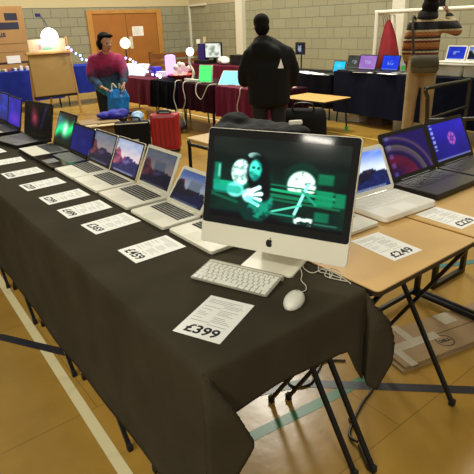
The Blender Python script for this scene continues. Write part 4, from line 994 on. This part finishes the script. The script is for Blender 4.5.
for x in (-.11, .11): bm = bmesh.new(); ell(bm, (x, .05, .04), (.05, .13, .04)); ell(bm, (x, -.02, .06), (.045, .06, .05)); remesh(obj('shoe', bm, SHOE, p), .012, 1)

# --- person in striped jumper taking a picture
def jumper_mat():
    m = mat('striped_knit', '#8a5a34', .9); nt = m.node_tree; b = nt.nodes['Principled BSDF']
    tc = nt.nodes.new('ShaderNodeTexCoord'); sp = nt.nodes.new('ShaderNodeSeparateXYZ'); nt.links.new(tc.outputs['Object'], sp.inputs[0])
    mr = nt.nodes.new('ShaderNodeMapRange'); mr.inputs['From Min'].default_value = .95; mr.inputs['From Max'].default_value = 1.52; nt.links.new(sp.outputs['Z'], mr.inputs['Value'])
    r = nt.nodes.new('ShaderNodeValToRGB'); r.color_ramp.interpolation = 'CONSTANT'
    st = [(0, '#7d2e22'), (.05, '#a58b5c'), (.20, '#6f2a1c'), (.25, '#c2b28c'), (.285, '#1a1512'), (.32, '#8f4a24'), (.36, '#a9713a'), (.45, '#6d2418'), (.495, '#c2b28c'), (.53, '#15120f'), (.565, '#8a4a26'), (.60, '#a9713a'), (.665, '#c2b28c'), (.705, '#14120f'), (.865, '#b7a47c'), (.95, '#17120f')]
    el = r.color_ramp.elements; el[0].position = 0; el[0].color = (*lin(st[0][1]), 1); el[1].position = st[1][0]; el[1].color = (*lin(st[1][1]), 1)
    for ps_, c in st[2:]: e = el.new(ps_); e.color = (*lin(c), 1)
    nt.links.new(mr.outputs[0], r.inputs['Fac'])
    ck = nt.nodes.new('ShaderNodeTexChecker'); ck.inputs['Scale'].default_value = 42; ck.inputs['Color1'].default_value = (1, 1, 1, 1); ck.inputs['Color2'].default_value = (.55, .5, .45, 1); nt.links.new(tc.outputs['Object'], ck.inputs['Vector'])
    mx = nt.nodes.new('ShaderNodeMix'); mx.data_type = 'RGBA'; mx.blend_type = 'MULTIPLY'; mx.inputs['Factor'].default_value = .6; nt.links.new(r.outputs['Color'], mx.inputs['A']); nt.links.new(ck.outputs['Color'], mx.inputs['B'])
    nt.links.new(mx.outputs['Result'], b.inputs['Base Color']); return m
p = thing('person', 'person in striped brown jumper and khaki trousers raising a camera, seen from behind', 'person', (5.39, 2.93, 0), R(-54))
bm = bmesh.new(); H = head(bm, (.03, .03, 1.67), (.25, 1, 0), 1.02, 0); limb(bm, [(0, .0, 1.42), (.02, .02, 1.60)], [.06, .055])
limb(bm, [(-.15, 0, 1.38), (-.20, .02, 1.15), (-.18, .14, .96)], [.05, .042, .03]); limb(bm, [(.15, 0, 1.38), (.36, .08, 1.32), (.25, .20, 1.52)], [.05, .042, .03])
loft(bm, [(0, 0, .88, .15, .10), (0, 0, 1.1, .14, .09), (0, 0, 1.38, .17, .09), (0, 0, 1.46, .08, .07)]); limb(bm, [(-.09, 0, .9), (-.11, .02, .48), (-.13, .0, .08)], [.08, .055, .04]); limb(bm, [(.09, 0, .9), (.10, .02, .48), (.10, .02, .08)], [.08, .055, .04])
hand(bm, (.25, .205, 1.53), (-.45, .2, 1), (-.8, .3, -.2), (-.3, -1, 0), .6); hand(bm, (-.19, .15, .95), (.1, .5, -1), (1, .2, 0), (0, 1, .3), .4)
remesh(obj('body', bm, SKIN2, p), .009, 2)
bm = bmesh.new(); ell(bm, H((0, -.02, .045)), (.098, .112, .095)); ell(bm, H((0, -.05, -.06)), (.10, .08, .11)); ell(bm, H((-.02, -.04, -.13)), (.10, .09, .06)); remesh(obj('hair', bm, HAIRB, p), .012, 2)
bm = bmesh.new(); loft(bm, [(0, 0, 1.45, .10, .09), (0, .0, 1.49, .125, .115), (0, .01, 1.55, .115, .105), (.01, .02, 1.58, .09, .085)]); remesh(obj('scarf', bm, mat('black_knit_scarf', '#151110', .95, noise=.4, nscale=40), p), .015, 1)
bm = bmesh.new(); loft(bm, [(0, 0, .95, .165, .13), (0, 0, .99, .175, .14), (0, 0, 1.2, .175, .14), (0, 0, 1.36, .175, .125), (0, 0, 1.45, .14, .10), (0, 0, 1.50, .09, .085)], 28)
limb(bm, [(-.15, 0, 1.39), (-.19, .01, 1.22), (-.205, .05, 1.10), (-.18, .13, .98)], [.082, .074, .066, .05]); limb(bm, [(.15, 0, 1.40), (.27, .05, 1.37), (.36, .09, 1.33), (.30, .16, 1.43), (.26, .19, 1.49)], [.082, .076, .068, .058, .05])
remesh(obj('jumper', bm, jumper_mat(), p), .014, 3)
bm = bmesh.new(); limb(bm, [(-.085, 0, .98), (-.105, .01, .5), (-.115, .0, .05)], [.10, .078, .070]); limb(bm, [(.085, 0, .98), (.10, .02, .5), (.11, .02, .05)], [.10, .078, .070]); loft(bm, [(0, 0, .86, .165, .13), (0, 0, 1.02, .155, .12)]); remesh(obj('trousers', bm, KHAKI, p), .016, 2)
for x in (-.10, .10): bm = bmesh.new(); ell(bm, (x, .05, .04), (.05, .14, .04)); ell(bm, (x, -.03, .05), (.046, .06, .05)); remesh(obj('shoe', bm, SHOE, p), .012, 1)
# camera and shoulder bag are carried things
c = thing('camera', 'small black camera held up to the eye of the jumper wearer', 'camera', (5.39, 2.93, 0), R(-54)); obj('body', B((.06, .20, .17, .225, 1.61, 1.70), bevel=.01), BLKPL, c); obj('lens', T([(.12, .22, 1.655), (.12, .29, 1.655)], r=.035, n=14), BLKPL, c)
sb = thing('shoulder_bag', 'olive canvas shoulder bag hanging on the back of the striped jumper', 'bag', (5.35, 2.98, 0), R(-54))
bm = bmesh.new(); loft(bm, [(.08, -.185, .86, .14, .035), (.08, -.19, .90, .165, .05), (.07, -.19, 1.02, .155, .045), (.07, -.18, 1.06, .14, .03)], 22); obj('pouch', bm, OLIVE, sb, smooth=True)
bm = bmesh.new(); loft(bm, [(.08, -.20, .93, .14, .045), (.08, -.205, .945, .166, .052), (.07, -.20, 1.03, .16, .05), (.07, -.185, 1.07, .14, .032)], 22); obj('flap', bm, mat('dark_olive_flap', '#4a4431', .85), sb, smooth=True)
obj('strap', T(spline([(-.06, -.17, 1.02), (-.08, -.165, 1.2), (-.10, -.15, 1.36), (-.11, -.08, 1.485), (-.09, .0, 1.50), (-.02, .11, 1.40)]), r=.016, n=6), mat('brown_strap', '#3a2e22', .7), sb)

# --- woman bending over the tables, facing the camera (x to her left = picture right after turning)
def blouse_mat():
    m = mat('magenta_print', '#7a1646', .75); nt = m.node_tree; b = nt.nodes['Principled BSDF']
    tc = nt.nodes.new('ShaderNodeTexCoord'); sp = nt.nodes.new('ShaderNodeSeparateXYZ'); nt.links.new(tc.outputs['Object'], sp.inputs[0])
    n = nt.nodes.new('ShaderNodeTexNoise'); n.inputs['Scale'].default_value = 9; n.inputs['Detail'].default_value = 3; nt.links.new(tc.outputs['Object'], n.inputs['Vector'])
    v = nt.nodes.new('ShaderNodeTexVoronoi'); v.inputs['Scale'].default_value = 16; nt.links.new(tc.outputs['Object'], v.inputs['Vector'])
    a = nt.nodes.new('ShaderNodeMath'); a.operation = 'MULTIPLY_ADD'; a.inputs[1].default_value = .45; nt.links.new(n.outputs['Fac'], a.inputs[0]); nt.links.new(sp.outputs['Z'], a.inputs[2])
    mr = nt.nodes.new('ShaderNodeMapRange'); mr.inputs['From Min'].default_value = .85; mr.inputs['From Max'].default_value = 1.45; nt.links.new(a.outputs[0], mr.inputs['Value'])
    r = nt.nodes.new('ShaderNodeValToRGB'); el = r.color_ramp.elements; el[0].position = 0; el[0].color = (*lin('#1f6a78'), 1); el[1].position = 1; el[1].color = (*lin('#8e1648'), 1)
    for ps_, c in ((.22, '#2b4f6e'), (.36, '#241a2e'), (.50, '#6a1440'), (.66, '#971a4e')): e = el.new(ps_); e.color = (*lin(c), 1)
    nt.links.new(mr.outputs[0], r.inputs['Fac'])
    r2 = nt.nodes.new('ShaderNodeValToRGB'); r2.color_ramp.elements[0].color = (.45, .4, .5, 1); r2.color_ramp.elements[1].color = (1.2, 1.2, 1.2, 1); r2.color_ramp.elements[1].position = .5; nt.links.new(v.outputs['Distance'], r2.inputs['Fac'])
    mx = nt.nodes.new('ShaderNodeMix'); mx.data_type = 'RGBA'; mx.blend_type = 'MULTIPLY'; mx.inputs['Factor'].default_value = .7; nt.links.new(r.outputs['Color'], mx.inputs['A']); nt.links.new(r2.outputs['Color'], mx.inputs['B'])
    nt.links.new(mx.outputs['Result'], b.inputs['Base Color']); return m
p = thing('person', 'person with dark bob in magenta and teal patterned top bending over the tables', 'person', (2.85, 6.76, 0), R(-206)); p.scale = (1.14, 1.05, 1.0)
# local x: picture left, y: towards the camera
bm = bmesh.new(); H = head(bm, (-.02, .20, 1.325), (-.75, 1, 0), 1.06, .25); limb(bm, [(.0, .10, 1.12), (-.02, .16, 1.25)], [.055, .048])
limb(bm, [(-.15, .06, 1.06), (-.21, .16, .88), (-.20, .34, .74)], [.045, .038, .026]); limb(bm, [(.155, .04, 1.06), (.21, .10, .82), (.10, .30, .70)], [.045, .038, .026])
loft(bm, [(0, -.1, .66, .16, .12), (0, -.05, .85, .14, .1), (0, .04, 1.06, .15, .09), (0, .08, 1.14, .07, .06)]); limb(bm, [(-.09, -.08, .72), (-.10, -.04, .42), (-.10, -.08, .07)], [.085, .055, .038]); limb(bm, [(.09, -.08, .72), (.10, -.04, .42), (.10, -.08, .07)], [.085, .055, .038])
hand(bm, (-.195, .35, .735), (.1, .5, -1), (.8, .3, 0), (.1, .9, .3), .5, .95); hand(bm, (.095, .305, .70), (-.8, .3, -.4), (0, .3, -1), (0, 1, .2), .5, .95)
remesh(obj('body', bm, SKIN, p), .008, 2)
for x in (-.03, .03): bm = bmesh.new(); ell(bm, H((x, .088, .004)), (.010, .010, .006), 10, 8); obj('eye', bm, mat('eye_dark', '#1a120e', .2), p)
bm = bmesh.new(); ell(bm, H((0, .090, -.066)), (.021, .014, .008), 10, 8); obj('lips', bm, mat('lips', '#8e3f3c', .5), p)
bm = bmesh.new(); ell(bm, H((0, -.025, .05)), (.088, .098, .082)); ell(bm, H((.062, -.02, -.03)), (.035, .065, .09)); ell(bm, H((-.062, -.02, -.03)), (.035, .06, .085)); ell(bm, H((0, -.06, -.04)), (.075, .055, .085)); ell(bm, H((0, .05, .09)), (.07, .05, .03)); remesh(obj('hair', bm, HAIRB, p), .010, 2)
bm = bmesh.new(); loft(bm, [(0, -.11, .54, .19, .17), (0, -.10, .60, .21, .18), (0, -.05, .80, .205, .165), (0, .0, .95, .205, .155), (0, .04, 1.06, .19, .13), (0, .07, 1.14, .13, .10), (0, .10, 1.20, .07, .065)], 28)
limb(bm, [(-.15, .05, 1.08), (-.205, .12, .94), (-.215, .18, .87), (-.20, .31, .76)], [.08, .072, .066, .048]); limb(bm, [(.155, .04, 1.08), (.21, .07, .92), (.21, .12, .82), (.12, .27, .72)], [.082, .074, .068, .048])
remesh(obj('blouse', bm, blouse_mat(), p), .014, 3)
bm = bmesh.new(); limb(bm, [(-.09, -.08, .74), (-.105, -.05, .42), (-.105, -.08, .05)], [.12, .09, .07]); limb(bm, [(.09, -.08, .74), (.105, -.05, .42), (.105, -.08, .05)], [.12, .09, .07]); remesh(obj('trousers', bm, DARKTR, p), .016, 2)
for x in (-.105, .105): bm = bmesh.new(); ell(bm, (x, .0, .04), (.045, .12, .04)); ell(bm, (x, -.1, .05), (.04, .05, .05)); remesh(obj('shoe', bm, SHOE, p), .012, 1)
b = thing('carrier_bag', 'bright blue plastic carrier bag in front of the bending person', 'bag', (2.80, 6.42, .32), R(-20))
bm = bmesh.new(); loft(bm, [(0, 0, 0, .14, .07), (0, 0, .06, .16, .10), (.01, 0, .22, .17, .09), (0, 0, .31, .15, .05), (0, 0, .34, .12, .015)], 22)
rn = random.Random(8)
for v_ in bm.verts: v_.co += Vector((rn.uniform(-1, 1), rn.uniform(-1, 1), 0))*.014
obj('sack', bm, BAGBLUE, b); obj('handle', T(spline([(-.07, 0, .33), (-.05, 0, .42), (0, -.01, .36)]), spline([(.05, 0, .33), (.05, 0, .41), (.09, 0, .34)]), r=.012, n=6), CABW, b)
st = thing('plastic_stool', 'dark stool under the blue carrier bag', 'stool', (2.80, 6.42, 0)); obj('seat', B((-.16, .16, -.14, .14, .285, .318), bevel=.01), BLKPL, st)
for x in (-.13, .13):
    for y in (-.11, .11): obj('leg', T([(x, y, .29), (x*1.1, y*1.1, 0)], r=.012), STEEL, st)
# ---------------------------------------------------------------- light and camera
w = bpy.data.worlds.new('hall_air'); SC.world = w; w.use_nodes = True
w.node_tree.nodes['Background'].inputs[0].default_value = (1.0, .96, .82, 1); w.node_tree.nodes['Background'].inputs[1].default_value = .30
def lamp(name, loc, power, size, col=(1, .955, .82), aim=None):
    l = bpy.data.lights.new(name, 'AREA'); l.energy = power; l.size = size; l.color = col; o = bpy.data.objects.new(name, l); COL.objects.link(o); o.location = loc
    if aim: o.rotation_euler = (Vector(aim)-Vector(loc)).to_track_quat('-Z', 'Y').to_euler()
    return o
for i, (x, y, p) in enumerate(((4.85, 5.25, 300), (-4.2, 1.2, 160), (2.6, 9.6, 260), (6.6, 9.6, 170), (6.9, 1.5, 170), (-7, -4.5, 420), (-2.0, -4.0, 120))):  # last two are unseen fill lights added behind the camera
    lamp('hall_and_fill_lamp', (x, y, 5.4), p, 1.1)
l = lamp('hall_lamp_strip', (-13, -.75, 5.05), 14, .9, aim=(.6, .2, 1.0)); l.data.shape = 'RECTANGLE'; l.data.size_y = .14
def pt(name, loc, power, col, r=.08):
    l = bpy.data.lights.new(name, 'POINT'); l.energy = power; l.color = col; l.shadow_soft_size = r; o = bpy.data.objects.new(name, l); COL.objects.link(o); o.location = loc
cm = bpy.data.cameras.new('camera'); co = bpy.data.objects.new('camera', cm); COL.objects.link(co)
FPX, PT, RO, PHI = 492.7, R(23.43), R(-2.23), R(37.16)
cm.sensor_width = 36; cm.sensor_fit = 'HORIZONTAL'; cm.lens = 36*FPX/474; cm.clip_start = .05
fw0 = Vector((sin(PHI), cos(PHI), 0)); r0 = Vector((cos(PHI), -sin(PHI), 0)); Zv = Vector((0, 0, 1))
fwd = fw0*cos(PT)-Zv*sin(PT); u0 = fw0*sin(PT)+Zv*cos(PT)
rt = r0*cos(RO)+u0*sin(RO); up = -r0*sin(RO)+u0*cos(RO)
M = Matrix((rt, up, -fwd)).transposed().to_4x4(); M.translation = (-.5081, -.8235, 1.507)
co.matrix_world = M; SC.camera = co
SC.view_settings.view_transform = 'Standard'; SC.view_settings.look = 'None'; SC.view_settings.gamma = 1; SC.view_settings.use_curve_mapping = False
SC.view_settings.exposure = 0.0
